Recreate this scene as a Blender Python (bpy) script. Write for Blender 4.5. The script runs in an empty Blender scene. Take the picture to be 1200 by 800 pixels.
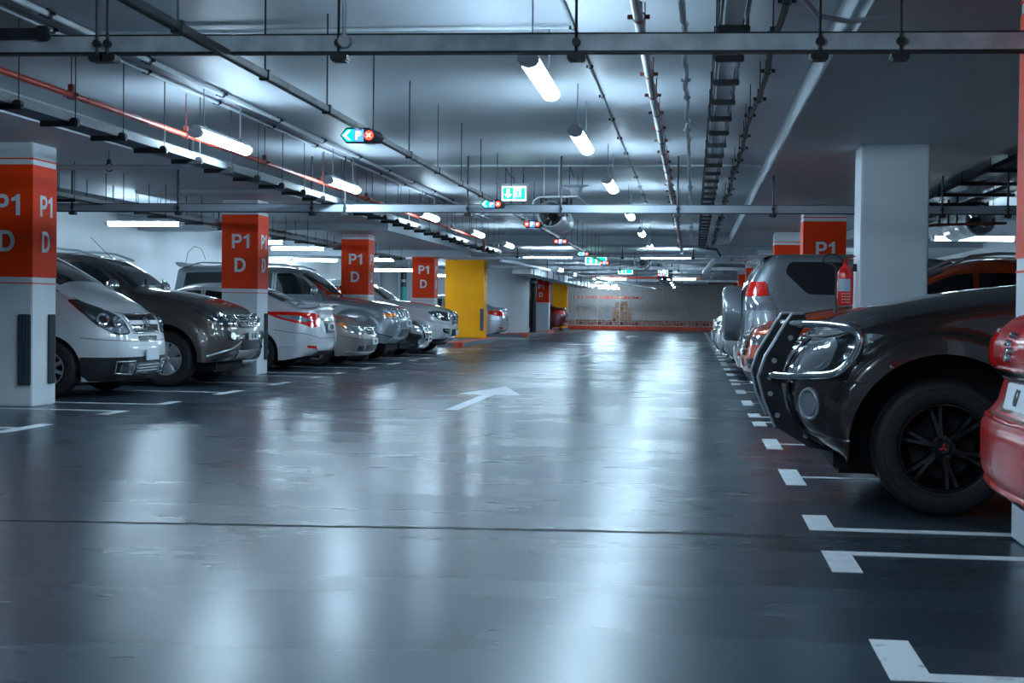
import bpy, bmesh, math, random
from mathutils import Vector, Matrix
from mathutils.bvhtree import BVHTree
random.seed(7)
PI = math.pi
SC = bpy.context.scene
COL = SC.collection

# ------------------------------------------------------------------ materials
MATS = {}
def mat(name, col, rough=.5, metal=0., coat=0., emit=None, estr=0., spec=.5, trans=0.):
    if name in MATS: return MATS[name]
    m = bpy.data.materials.new(name); m.use_nodes = True
    b = m.node_tree.nodes['Principled BSDF']
    b.inputs['Base Color'].default_value = (*col, 1)
    b.inputs['Roughness'].default_value = rough
    b.inputs['Metallic'].default_value = metal
    b.inputs['Coat Weight'].default_value = coat
    b.inputs['Coat Roughness'].default_value = .04
    b.inputs['Specular IOR Level'].default_value = spec
    b.inputs['Transmission Weight'].default_value = trans
    if emit:
        b.inputs['Emission Color'].default_value = (*emit, 1)
        b.inputs['Emission Strength'].default_value = estr
    if name == 'bright_red_paint': b.inputs['Specular IOR Level'].default_value = .2
    MATS[name] = m
    return m

def noisy(name, c1, c2, scale=3., rough=(.4, .6), bump=.0, metal=0., detail=6, stretch=(1, 1, 1), lo=.35, hi=.65, bscale=None, coat=0., bdist=.02):
    """object-space noise between two colours, with roughness variation and optional bump"""
    m = mat(name, c1, rough[0], metal, coat)
    nt = m.node_tree; b = nt.nodes['Principled BSDF']
    tc = nt.nodes.new('ShaderNodeTexCoord'); mp = nt.nodes.new('ShaderNodeMapping')
    mp.inputs['Scale'].default_value = stretch
    nt.links.new(tc.outputs['Object'], mp.inputs['Vector'])
    n = nt.nodes.new('ShaderNodeTexNoise'); n.inputs['Scale'].default_value = scale; n.inputs['Detail'].default_value = detail
    nt.links.new(mp.outputs['Vector'], n.inputs['Vector'])
    r = nt.nodes.new('ShaderNodeValToRGB')
    r.color_ramp.elements[0].position = lo; r.color_ramp.elements[0].color = (*c1, 1)
    r.color_ramp.elements[1].position = hi; r.color_ramp.elements[1].color = (*c2, 1)
    nt.links.new(n.outputs['Fac'], r.inputs['Fac']); nt.links.new(r.outputs['Color'], b.inputs['Base Color'])
    mr = nt.nodes.new('ShaderNodeMapRange')
    mr.inputs['From Min'].default_value = .3; mr.inputs['From Max'].default_value = .7
    mr.inputs['To Min'].default_value = rough[0]; mr.inputs['To Max'].default_value = rough[1]
    nt.links.new(n.outputs['Fac'], mr.inputs['Value']); nt.links.new(mr.outputs['Result'], b.inputs['Roughness'])
    if bump:
        n2 = nt.nodes.new('ShaderNodeTexNoise'); n2.inputs['Scale'].default_value = bscale or scale * 8; n2.inputs['Detail'].default_value = 5
        nt.links.new(mp.outputs['Vector'], n2.inputs['Vector'])
        bp = nt.nodes.new('ShaderNodeBump'); bp.inputs['Strength'].default_value = bump; bp.inputs['Distance'].default_value = bdist
        nt.links.new(n2.outputs['Fac'], bp.inputs['Height']); nt.links.new(bp.outputs['Normal'], b.inputs['Normal'])
    return m

def floor_material():
    m = mat('dark_epoxy_floor', (.06, .075, .09), .3)
    nt = m.node_tree; b = nt.nodes['Principled BSDF']
    tc = nt.nodes.new('ShaderNodeTexCoord')
    def noise(scale, st, detail=6, rot=0):
        mp = nt.nodes.new('ShaderNodeMapping'); mp.inputs['Scale'].default_value = st; mp.inputs['Rotation'].default_value = (0, 0, rot)
        nt.links.new(tc.outputs['Object'], mp.inputs['Vector'])
        n = nt.nodes.new('ShaderNodeTexNoise'); n.inputs['Scale'].default_value = scale; n.inputs['Detail'].default_value = detail
        nt.links.new(mp.outputs['Vector'], n.inputs['Vector']); return n
    n1 = noise(.35, (1, 1, 1)); n2 = noise(1.0, (.25, 1.6, 1), 8, .02); n3 = noise(60, (1, 1, 1), 3); n4 = noise(2.2, (1, .18, 1), 6)
    def mapr(n, a, c, lo, hi):
        r = nt.nodes.new('ShaderNodeMapRange'); r.inputs['From Min'].default_value = a; r.inputs['From Max'].default_value = c
        r.inputs['To Min'].default_value = lo; r.inputs['To Max'].default_value = hi
        nt.links.new(n.outputs['Fac'], r.inputs['Value']); return r
    def math_(op, x, y):
        k = nt.nodes.new('ShaderNodeMath'); k.operation = op
        nt.links.new(x.outputs[0], k.inputs[0]); nt.links.new(y.outputs[0], k.inputs[1]); return k
    s = math_('ADD', mapr(n1, .3, .7, 0, .4), mapr(n2, .3, .7, 0, .35))
    s = math_('ADD', s, mapr(n3, .2, .8, 0, .12)); s = math_('ADD', s, mapr(n4, .35, .7, 0, .18))
    r = nt.nodes.new('ShaderNodeValToRGB')
    r.color_ramp.elements[0].position = .15; r.color_ramp.elements[0].color = (.022, .034, .046, 1)
    r.color_ramp.elements[1].position = .95; r.color_ramp.elements[1].color = (.050, .074, .096, 1)
    nt.links.new(s.outputs[0], r.inputs['Fac']); nt.links.new(r.outputs['Color'], b.inputs['Base Color'])
    s2 = math_('ADD', mapr(n2, .3, .7, .23, .275), mapr(n1, .3, .7, .0, .05))
    nt.links.new(s2.outputs[0], b.inputs['Roughness'])
    b.inputs['Specular IOR Level'].default_value = .50
    bp = nt.nodes.new('ShaderNodeBump'); bp.inputs['Strength'].default_value = .10; bp.inputs['Distance'].default_value = .004
    nt.links.new(n3.outputs['Fac'], bp.inputs['Height']); nt.links.new(bp.outputs['Normal'], b.inputs['Normal'])
    return m

M_FLOOR = floor_material()
M_CEIL = noisy('painted_ceiling', (.40, .44, .48), (.47, .51, .55), 1.2, (.42, .55), .10, bscale=14, stretch=(1, .35, 1), bdist=.01)
M_WALL = noisy('white_wall', (.70, .74, .77), (.78, .81, .83), .8, (.45, .6), .05)
M_COLW = noisy('white_column_paint', (.68, .72, .76), (.75, .79, .82), 2., (.4, .55), .06)
M_RED = noisy('orange_red_paint', (.92, .046, .002), (.96, .056, .004), 3., (.5, .6), .04)
M_YEL = noisy('yellow_paint', (.95, .36, .001), (.98, .40, .002), 2., (.5, .6), .04)
for _m in (M_RED, M_YEL): _m.node_tree.nodes['Principled BSDF'].inputs['Specular IOR Level'].default_value = .2
M_LINE = noisy('white_line_paint', (.66, .70, .74), (.82, .85, .88), 9., (.4, .6), .05, lo=.3, hi=.55)
M_WORN = noisy('worn_line_paint', (.20, .16, .16), (.80, .84, .87), 9., (.4, .6), .05, lo=.30, hi=.42)
M_LET = mat('white_letter_paint', (.74, .80, .86), .5)
M_STEEL = noisy('galvanised_steel', (.34, .36, .39), (.56, .59, .62), 6., (.4, .55), .03, metal=.25)
M_DARKST = noisy('dark_steel', (.015, .018, .021), (.035, .04, .045), 6., (.4, .6), .03, metal=.4)
M_TRAY = noisy('grey_cable_tray', (.12, .135, .15), (.26, .28, .30), 4., (.55, .7), .03, metal=.1, stretch=(1, .3, 1))
M_RUST = noisy('red_oxide_pipe', (.12, .015, .012), (.24, .05, .04), 3., (.3, .45), .02)
M_REDPIPE = noisy('red_sprinkler_pipe', (.42, .03, .012), (.62, .05, .02), 1.5, (.25, .35), .02)
M_PALEPIPE = noisy('pale_pipe', (.36, .37, .40), (.58, .60, .64), 5., (.3, .45), .05, stretch=(1, .4, 1))
M_WHPIPE = noisy('white_conduit', (.56, .60, .64), (.66, .70, .74), 5., (.35, .5), .05)
M_GREYCOND = mat('grey_conduit', (.30, .34, .38), .4)
M_RUB = noisy('black_rubber', (.012, .012, .014), (.022, .022, .025), 20., (.55, .7), .05)
M_GUARD = mat('slate_rubber_guard', (.045, .06, .075), .5)
M_CHROME = mat('chrome', (.80, .83, .87), .10, 1.)
M_SATIN = mat('satin_silver', (.55, .58, .62), .30, .6)
M_DRIM = mat('dark_alloy', (.020, .021, .024), .22, .6, .6)
M_BLK = mat('black_plastic', (.012, .013, .015), .42)
M_BLKG = mat('gloss_black_trim', (.008, .009, .011), .12, 0, .5)
M_UNDER = mat('underbody_black', (.006, .006, .007), .8)
M_GLASS = mat('tinted_glass', (.010, .014, .018), .03, 0, .8, spec=.8)
M_GLASS2 = mat('clearer_glass', (.05, .07, .085), .05, 0, .8, spec=.8)
M_LENS = mat('headlight_lens', (.34, .38, .42), .06, .55, 1.)
M_LENSD = mat('headlight_housing', (.06, .07, .08), .10, .6, 1.)
M_RLENS = mat('red_lamp_lens', (.80, .012, .006), .12, 0, .6)
M_ALENS = mat('amber_lens', (.85, .20, .02), .15, 0, 1.)
M_PLATE = mat('white_plate', (.72, .76, .80), .35, 0, .3)
M_PTXT = mat('plate_text', (.02, .02, .025), .5)
M_TUBE = mat('lit_tube', (1, 1, 1), .4, emit=(.57, .81, 1.), estr=34.)
M_TUBEH = mat('tube_housing', (.62, .66, .70), .4)
M_REDBADGE = mat('red_emblem', (.75, .03, .02), .3)
M_EXTR = mat('extinguisher_red', (.78, .015, .006), .25, 0, .35)
M_FAN = noisy('jet_fan_casing', (.42, .44, .46), (.55, .57, .59), 3, (.35, .5), .02, metal=.3)
M_TAN = mat('cream_lattice', (.66, .58, .52), .55)
M_POST = mat('cream_post', (.66, .56, .47), .5)
def glow(name, col, s): return mat(name, col, .4, emit=col, estr=s)
M_GGREEN = glow('lit_green', (.0, .42, .19), 1.6)
M_GWHITE = glow('lit_white', (.85, 1, 1), 1.1)
M_GBLUE = glow('lit_blue', (.06, .22, .75), .9)
M_GRED = glow('lit_red', (1., .05, .02), 1.3)
M_GCYAN = glow('lit_cyan', (.0, .55, .45), .9)
def paint(name, col, metal=.45, rough=.32): return mat(name, col, rough, metal, 1. if name != 'bright_red_paint' else .12)

# ------------------------------------------------------------------ mesh helpers
class MB:
    def __init__(s): s.v = []; s.f = []; s.mi = []
    def add(s, vs, fs, mi=0):
        o = len(s.v); s.v += [tuple(v) for v in vs]; s.f += [tuple(i + o for i in f) for f in fs]; s.mi += [mi] * len(fs)
        return s
    def box(s, x0, x1, y0, y1, z0, z1, mi=0, bev=0.):
        if bev <= 0:
            vs = [(x, y, z) for x in (x0, x1) for y in (y0, y1) for z in (z0, z1)]
            return s.add(vs, [(0, 1, 3, 2), (4, 6, 7, 5), (0, 4, 5, 1), (2, 3, 7, 6), (0, 2, 6, 4), (1, 5, 7, 3)], mi)
        b = min(bev, abs(x1 - x0) / 2.1, abs(y1 - y0) / 2.1, abs(z1 - z0) / 2.1)
        bm = bmesh.new(); bmesh.ops.create_cube(bm, size=1)
        for v in bm.verts:
            v.co = Vector(((x0 + x1) / 2 + v.co.x * (x1 - x0), (y0 + y1) / 2 + v.co.y * (y1 - y0), (z0 + z1) / 2 + v.co.z * (z1 - z0)))
        bmesh.ops.bevel(bm, geom=bm.edges[:], offset=b, segments=2, affect='EDGES')
        bm.verts.index_update(); s.add([v.co[:] for v in bm.verts], [[v.index for v in f.verts] for f in bm.faces], mi); bm.free()
        return s
    def tube(s, pts, r, n=8, mi=0, cap=True, closed=False):
        pts = [Vector(p) for p in pts]; N = len(pts)
        rr = r if isinstance(r, (list, tuple)) else [r] * N
        up = None; rings = []
        for i, p in enumerate(pts):
            if closed: t = pts[(i + 1) % N] - pts[i - 1]
            else: t = pts[min(i + 1, N - 1)] - pts[max(i - 1, 0)]
            t = t.normalized() if t.length > 1e-9 else Vector((0, 0, 1))
            if up is None:
                up = Vector((0, 0, 1)) if abs(t.z) < .9 else Vector((1, 0, 0))
            a = t.cross(up)
            a = a.normalized() if a.length > 1e-6 else Vector((1, 0, 0))
            b = a.cross(t); up = b
            rings.append([p + (a * math.cos(2 * PI * k / n) + b * math.sin(2 * PI * k / n)) * rr[i] for k in range(n)])
        vs = [v for rg in rings for v in rg]; fs = []
        for i in range(N if closed else N - 1):
            j = (i + 1) % N
            for k in range(n):
                k2 = (k + 1) % n; fs.append((i * n + k, i * n + k2, j * n + k2, j * n + k))
        if cap and not closed:
            fs.append(tuple(range(n))[::-1]); fs.append(tuple((N - 1) * n + k for k in range(n)))
        return s.add(vs, fs, mi)
    def cyl(s, p0, p1, r, n=12, mi=0, r2=None): return s.tube([p0, p1], [r, r if r2 is None else r2], n, mi)
    def lathe(s, prof, o=(0, 0, 0), ax='z', n=32, mi=0):
        """prof: list of (radius, height) revolved about ax through o"""
        vs = []; fs = []
        for (r, h) in prof:
            for k in range(n):
                a = 2 * PI * k / n; c, d = r * math.cos(a), r * math.sin(a)
                q = {'z': (c, d, h), 'y': (c, h, d), 'x': (h, c, d)}[ax]
                vs.append((o[0] + q[0], o[1] + q[1], o[2] + q[2]))
        for i in range(len(prof) - 1):
            for k in range(n):
                k2 = (k + 1) % n; fs.append((i * n + k, i * n + k2, (i + 1) * n + k2, (i + 1) * n + k))
        return s.add(vs, fs, mi)
    def prism(s, poly, z0, z1, mi=0, T=None):
        """poly in 2D extruded; T maps (u,v,w)->xyz"""
        T = T or (lambda u, v, w: (u, v, w)); n = len(poly)
        vs = [T(u, v, z0) for u, v in poly] + [T(u, v, z1) for u, v in poly]
        fs = [tuple(range(n))[::-1], tuple(range(n, 2 * n))] + [(i, (i + 1) % n, (i + 1) % n + n, i + n) for i in range(n)]
        return s.add(vs, fs, mi)
    def ball(s, c, rx, ry, rz, n=12, mi=0):
        prof = [(math.sin(PI * i / n), -math.cos(PI * i / n)) for i in range(n + 1)]
        vs = []; fs = []; m = n * 2
        for r, h in prof:
            for k in range(m):
                a = 2 * PI * k / m; vs.append((c[0] + rx * r * math.cos(a), c[1] + ry * r * math.sin(a), c[2] + rz * h))
        for i in range(n):
            for k in range(m):
                k2 = (k + 1) % m; fs.append((i * m + k, i * m + k2, (i + 1) * m + k2, (i + 1) * m + k))
        return s.add(vs, fs, mi)
    def build(s, name, mats, parent=None, smooth=False, ang=40, T=None):
        me = bpy.data.meshes.new(name)
        vs = [T @ Vector(v) for v in s.v] if T else s.v
        me.from_pydata(vs, [], s.f)
        for m in (mats if isinstance(mats, (list, tuple)) else [mats]): me.materials.append(m)
        if any(s.mi): me.polygons.foreach_set('material_index', s.mi)
        bm = bmesh.new(); bm.from_mesh(me); bmesh.ops.remove_doubles(bm, verts=bm.verts[:], dist=1e-5)
        bmesh.ops.recalc_face_normals(bm, faces=bm.faces[:]); bm.to_mesh(me); bm.free()
        if smooth:
            me.polygons.foreach_set('use_smooth', [True] * len(me.polygons)); me.set_sharp_from_angle(angle=math.radians(ang))
        me.update()
        o = bpy.data.objects.new(name, me); COL.objects.link(o)
        if parent: o.parent = parent
        return o

def tag(o, label, cat, group=None):
    o['label'] = label; o['category'] = cat
    if group: o['group'] = group
    return o
def struct(o): o['kind'] = 'structure'; return o
def empty(name, loc, rz=0, label=None, cat=None, group=None, s=1.):
    o = bpy.data.objects.new(name, None); COL.objects.link(o); o.location = loc; o.rotation_euler = (0, 0, rz); o.scale = (s, s, s)
    o.empty_display_size = .1
    if label: tag(o, label, cat, group)
    return o
def copy_tree(o, parent=None):
    c = o.copy(); COL.objects.link(c)
    if parent: c.parent = parent
    for ch in list(o.children): copy_tree(ch, c)
    return c
_TXT = {}
def text_mb(s, size=1., depth=.01, bold=.03, sx=1.):
    """text outline as mesh data in the xy plane, centred; size = cap height"""
    k = (s, bold)
    if k not in _TXT:
        cu = bpy.data.curves.new('txt', 'FONT'); cu.body = s; cu.size = 1; cu.extrude = .02; cu.offset = bold
        cu.resolution_u = 4
        ob = bpy.data.objects.new('txt', cu); COL.objects.link(ob)
        dg = bpy.context.evaluated_depsgraph_get(); me = bpy.data.meshes.new_from_object(ob.evaluated_get(dg))
        vs = [v.co.copy() for v in me.vertices]; fs = [tuple(p.vertices) for p in me.polygons]
        bpy.data.objects.remove(ob); bpy.data.curves.remove(cu); bpy.data.meshes.remove(me)
        _TXT[k] = (vs, fs)
    vs, fs = _TXT[k]
    x0 = min(v.x for v in vs); x1 = max(v.x for v in vs); y0 = min(v.y for v in vs); y1 = max(v.y for v in vs)
    g = size / (y1 - y0); mb = MB()
    mb.add([((v.x - (x0 + x1) / 2) * g * sx, (v.y - (y0 + y1) / 2) * g, v.z / .02 * depth / 2) for v in vs], fs)
    return mb
def place(o, loc, rx=0, ry=0, rz=0):
    o.location = loc; o.rotation_euler = (rx, ry, rz); return o

def interp(pts, x):
    if x <= pts[0][0]: return pts[0][1]
    for (a, b), (c, d) in zip(pts, pts[1:]):
        if x <= c: return b + (d - b) * (x - a) / (c - a) if c > a else d
    return pts[-1][1]
def smooth_curve(pts, n=8):
    """monotone (Fritsch-Carlson) densification so profiles are smooth without overshoot"""
    N = len(pts)
    if N < 3: return pts
    d = [(pts[i + 1][1] - pts[i][1]) / max(1e-6, pts[i + 1][0] - pts[i][0]) for i in range(N - 1)]
    m = [d[0]] + [0 if d[i - 1] * d[i] <= 0 else 2 * d[i - 1] * d[i] / (d[i - 1] + d[i]) for i in range(1, N - 1)] + [d[-1]]
    out = []
    for i in range(N - 1):
        x0, y0 = pts[i]; x1, y1 = pts[i + 1]; h = x1 - x0
        for k in range(n):
            t = k / n
            out.append((x0 + h * t, (2 * t**3 - 3 * t**2 + 1) * y0 + (t**3 - 2 * t**2 + t) * h * m[i] + (-2 * t**3 + 3 * t**2) * y1 + (t**3 - t**2) * h * m[i + 1]))
    out.append(pts[-1]); return out

# ------------------------------------------------------------------ cars
class Car:
    """A car body lofted from its side profile; parts are laid on it as thin shells.
    local frame: x from nose (0) to tail (L), y across, z up; centred on x=L/2 when built."""
    def __init__(s, root, pm, L, W, front, rear, top, belt, bot, wheels, tum=.30, w0f=.66, Rf=.55, w0r=.74, Rr=.45,
                 c=.09, p=4.5, chood=.09, flare=0., fw=.10, DF=.42, DR=.42, tuck=.07, zm=.66, bow=.05, edge=1.55):
        s.root = root; s.pm = pm; s.L = L; s.W = W
        s.front = smooth_curve(front, 5); s.rearp = smooth_curve(rear, 5); s.top = smooth_curve(top, 6); s.belt = belt; s.bot = bot
        s.wheels = wheels; s.tum = tum; s.w0f = w0f; s.Rf = Rf; s.w0r = w0r; s.Rr = Rr; s.c = c; s.p = p; s.chood = chood
        s.flare = flare; s.fw = fw; s.DF = DF; s.DR = DR; s.tuck = tuck; s.zm = zm; s.bow = bow; s.edge = edge
        s.T = Matrix.Translation((-L / 2, 0, 0))
        # arc tables for the corner charts
        s.arc = {}
        for e, (w0, R) in (('f', (w0f, Rf)), ('r', (w0r, Rr))):
            tb = [(0., 0., w0 * W)]; N = 60
            for i in range(1, N + 1):
                d = R * (i / N)**2; y = W * s.plan(d, w0, R); q, d0, y0 = tb[-1]
                tb.append((q + math.hypot(d - d0, y - y0), d, y))
            s.arc[e] = tb
        s.mesh()
    @staticmethod
    def plan(d, w0, R):
        t = max(0., 1 - d / R)
        return w0 + (1 - w0) * (1 - t**2.2)**(1 / 2.0) if t < 1 else w0
    def xf(s, z): return interp(s.front, z)
    def xr(s, z): return interp(s.rearp, z)
    def X(s, h, z):
        sf = max(0., 1 - h / s.DF); sr = max(0., 1 - (s.L - h) / s.DR)
        return h + sf * s.xf(z) + sr * s.xr(z)
    def hat(s, x, z):
        lo, hi = 0., s.L
        for _ in range(26):
            m = (lo + hi) / 2
            if s.X(m, z) < x: lo = m
            else: hi = m
        return (lo + hi) / 2
    def ztop(s, h):
        z = interp(s.top, h)
        for _ in range(10): z = .5 * z + .5 * interp(s.top, s.X(h, z))
        return z
    def corner(s, h):
        x = h; zt = s.ztop(h); b = interp(s.belt, x)
        t = min(1, max(0, (zt - b - .12) / .3))
        return s.chood + (s.c - s.chood) * t
    def halfw(s, h, z):
        w = s.W * s.plan(h, s.w0f, s.Rf) * s.plan(s.L - h, s.w0r, s.Rr)
        zb = interp(s.belt, s.X(h, z))
        zz = min(z, zb)
        k = 1 - s.tuck * (max(0, s.zm - zz) / s.zm)**2 - .045 * (max(0, zz - s.zm) / .5)**2
        y = w * k
        if z > zb:
            y -= s.tum * (z - zb) + .05 * (1 - math.exp(-(z - zb) / .04)) * .4
        if s.flare:
            x = s.X(h, z)
            for (xc, R, rt, wt, *_r) in s.wheels:
                r = math.hypot(x - xc, z - rt)
                if R - .03 < r < R + s.fw * 1.3:
                    t = min(1, max(0, (r - R - s.fw * .75) / (s.fw * .45))); y += s.flare * (1 - t * t * (3 - 2 * t)) * min(1, max(0, (zb + .05 - z) / .12))
        return y
    def zbot(s, h):
        x = s.X(h, .4); b = interp(s.bot, x)
        for (xc, R, rt, wt, *_r) in s.wheels:
            d = abs(x - xc)
            if d < R: b = max(b, rt + math.sqrt(R * R - d * d))
        return b
    def mesh(s):
        hs = set()
        for i in range(9): hs.add(round(s.Rf * (i / 9)**2, 4)); hs.add(round(s.L - s.Rr * (i / 9)**2, 4))
        n = int(s.L / .09)
        for i in range(n + 1): hs.add(round(s.L * i / n, 4))
        for (xc, R, *_r) in s.wheels:
            for k in range(25):
                hs.add(round(xc - R * math.cos(PI * k / 24), 4))
            hs |= {round(xc - R - .002, 4), round(xc + R + .002, 4)}
        hs = sorted(h for h in hs if 0 <= h <= s.L)
        # drop near-duplicates except arch edges
        keep = [hs[0]]
        for h in hs[1:]:
            if h - keep[-1] > .0015: keep.append(h)
        hs = keep; s.hs = hs
        n1, n2, m = 13, 8, 8
        yf = [1, .96, .88, .74, .56, .38, .2, 0]
        vs = []; idx = {}
        def V(k, p):
            if k not in idx: idx[k] = len(vs); vs.append(p)
            return idx[k]
        secs = []
        for j, h in enumerate(hs):
            zt = s.ztop(h); c = s.corner(h); zb = s.zbot(h); ze = zt - c
            bl = min(interp(s.belt, s.X(h, zt)), ze - .03)
            bl = max(bl, zb + .02); ze = max(ze, bl + .01)
            pts = []
            for i in range(n1 + 1):
                z = zb + (bl - zb) * i / n1; pts.append((s.X(h, z), s.halfw(h, z), z))
            for i in range(1, n2 + 1):
                z = bl + (ze - bl) * i / n2; pts.append((s.X(h, z), s.halfw(h, z), z))
            ye = pts[-1][1]
            for f in yf[1:]:
                z = ze + (zt - ze) * (1 - f**s.p if f < 1 else 0)
                pts.append((s.X(h, min(z, zt)), ye * f, z))
            secs.append(pts)
        fs = []
        K = len(secs[0])
        def g(j, i, sd):
            p = secs[j][i]
            if i == K - 1: sd = 1
            return V((j, i, sd), (p[0], p[1] * sd, p[2]))
        for j in range(len(hs) - 1):
            for sd in (1, -1):
                for i in range(K - 1):
                    q = (g(j, i, sd), g(j + 1, i, sd), g(j + 1, i + 1, sd), g(j, i + 1, sd))
                    fs.append(q if len(set(q)) == 4 else tuple(dict.fromkeys(q)))
            fs.append((g(j, 0, 1), g(j, 0, -1), g(j + 1, 0, -1), g(j + 1, 0, 1)))
        # end caps
        ys = [1, .8, .6, .4, .2, 0, -.2, -.4, -.6, -.8, -1]
        for j, sg in ((0, -1), (len(hs) - 1, 1)):
            rows = []
            for i in range(n1 + n2 + 1):
                x, y, z = secs[j][i]
                row = [V(('c', j, i, a) if abs(a) < 1 else (j, i, 1 if a > 0 else -1), (x + sg * s.bow * (1 - a * a), y * a, z)) for a in ys]
                rows.append(row)
            for r0, r1 in zip(rows, rows[1:]):
                for k in range(len(ys) - 1): fs.append((r0[k], r0[k + 1], r1[k + 1], r1[k]))
            crown = [g(j, i, 1) for i in range(n1 + n2, K)] + [g(j, i, -1) for i in range(K - 2, n1 + n2 - 1, -1)]
            last = rows[-1]
            # fan between the last row and the crown
            ring = crown + last[::-1][1:-1]
            fs.append(tuple(dict.fromkeys(ring)))
        mb = MB(); mb.add(vs, fs)
        s.body = mb.build('body', s.pm, s.root, True, 50, s.T)
        me = s.body.data
        s.bvh = BVHTree.FromPolygons([s.T.inverted() @ v.co for v in me.vertices], [tuple(p.vertices) for p in me.polygons])
    # ---- charts
    def q_of(s, e, pt):
        if pt[0] == 's':
            h = s.hat(pt[1], pt[2]); d = h if e == 'f' else s.L - h
            tb = s.arc[e]
            return (tb[-1][0] + d - tb[-1][1] if d >= tb[-1][1] else interp([(t[1], t[0]) for t in tb], d)), pt[2]
        y, z = pt; sg = 1 if y >= 0 else -1; tb = s.arc[e]; yw = tb[0][2]; a = abs(y)
        if a <= yw: return y - yw, z
        return (interp([(t[2], t[0]) for t in tb], min(a, s.W - .001))) if sg > 0 else -(yw * 2) - interp([(t[2], t[0]) for t in tb], min(a, s.W - .001)), z
    def pos(s, e, q, z):
        tb = s.arc[e]; yw = tb[0][2]; sgn = 1
        if q < -yw: q = -2 * yw - q; sgn = -1
        if q <= 0:
            f = (q + yw) / yw; h = 0 if e == 'f' else s.L; y = s.halfw(h, z) * f
            x = s.X(h, z) + (-1 if e == 'f' else 1) * s.bow * (1 - f * f); return Vector((x, y * sgn, z))
        d = tb[-1][1] + q - tb[-1][0] if q >= tb[-1][0] else interp([(t[0], t[1]) for t in tb], q)
        h = d if e == 'f' else s.L - d
        return Vector((s.X(h, z), s.halfw(h, z) * sgn, z))
    def snap(s, p):
        loc, nor, i, d = s.bvh.find_nearest(p)
        if nor.dot(loc - Vector((s.L / 2, 0, .6))) < 0: nor = -nor
        return loc, nor
    @staticmethod
    def cut(poly, step):
        bm = bmesh.new(); vs = [bm.verts.new((a, b, 0)) for a, b in poly]; f = bm.faces.new(vs)
        bmesh.ops.triangulate(bm, faces=[f])
        for ax in (0, 1):
            lo = min(p[ax] for p in poly); hi = max(p[ax] for p in poly); k = max(1, int((hi - lo) / step))
            for i in range(1, k):
                co = [0, 0, 0]; co[ax] = lo + (hi - lo) * i / k; no = [0, 0, 0]; no[ax] = 1
                bmesh.ops.bisect_plane(bm, geom=bm.verts[:] + bm.edges[:] + bm.faces[:], plane_co=co, plane_no=no)
        bm.verts.index_update()
        V = [(v.co.x, v.co.y) for v in bm.verts]; F = [[v.index for v in f.verts] for f in bm.faces]
        B = [(e.verts[0].index, e.verts[1].index) for e in bm.edges if len(e.link_faces) == 1]
        bm.free(); return V, F, B
    def shell(s, mb, pts, F, B, off, mi=0, deep=.014):
        top = []; low = []
        for p in pts:
            l, n = s.snap(p); top.append(l + n * off); low.append(l - n * deep)
        o = len(pts)
        mb.add(top + low, [tuple(f) for f in F] + [(a, b, b + o, a + o) for a, b in B], mi)
    @staticmethod
    def rnd(poly, r):
        """round the corners of a polygon"""
        if not r: return poly
        out = []; n = len(poly)
        for i in range(n):
            a, b, c = Vector(poly[i - 1]), Vector(poly[i]), Vector(poly[(i + 1) % n])
            u = a - b; v = c - b; k = min(r, u.length * .45, v.length * .45)
            if k < 1e-4: out.append(tuple(b)); continue
            p = b + u.normalized() * k; q = b + v.normalized() * k
            for t in (0, .33, .67, 1): out.append(tuple((1 - t)**2 * p + 2 * t * (1 - t) * b + t * t * q))
        return out
    def patch(s, name, m, e, outline, off=.006, both=True, r=.0, step=.05, parent=None, mb=None, build=True, deep=.014):
        if both and mb is None and build and not any(pt[0] != 's' and pt[0] < 0 for pt in outline):
            return s.sided(name, m, e, outline, off=off, r=r, step=step, parent=parent, deep=deep)
        mb = mb or MB()
        q = [s.q_of(e, pt) for pt in outline]; q = s.rnd(q, r)
        V, F, B = s.cut(q, step); P = [s.pos(e, a, b) for a, b in V]
        s.shell(mb, P, F, B, off, deep=deep)
        if both: s.shell(mb, [Vector((p.x, -p.y, p.z)) for p in P], [f[::-1] for f in F], B, off, deep=deep)
        return mb.build(name, m, parent or s.root, True, 35, s.T) if build else mb
    def sided(s, name, m, e, outline, **k):
        """same as patch but one mesh per side"""
        o = []
        for sd in (1, -1):
            mb = MB(); q = s.rnd([s.q_of(e, pt) for pt in outline], k.get('r', 0)); V, F, B = s.cut(q, k.get('step', .05))
            P = [s.pos(e, a, b) for a, b in V]
            if sd < 0: P = [Vector((p.x, -p.y, p.z)) for p in P]; F = [f[::-1] for f in F]
            s.shell(mb, P, F, B, k.get('off', .006), deep=k.get('deep', .014))
            o.append(mb.build(name, m, k.get('parent') or s.root, True, 35, s.T))
        return o
    def tpatch(s, name, m, outline, off=.006, r=.05, step=.07):
        """outline in (x, y) on the top surface, symmetric about y=0"""
        V, F, B = s.cut(s.rnd(outline, r), step); P = []
        for x, y in V:
            zt = interp(s.top, x); h = s.hat(x, zt); ye = s.halfw(h, zt - s.corner(h)); f = min(1, abs(y) / ye)
            P.append(Vector((x, y, zt - s.corner(h) * f**s.p)))
        mb = MB(); s.shell(mb, P, F, B, off)
        return mb.build(name, m, s.root, True, 35, s.T)
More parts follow.
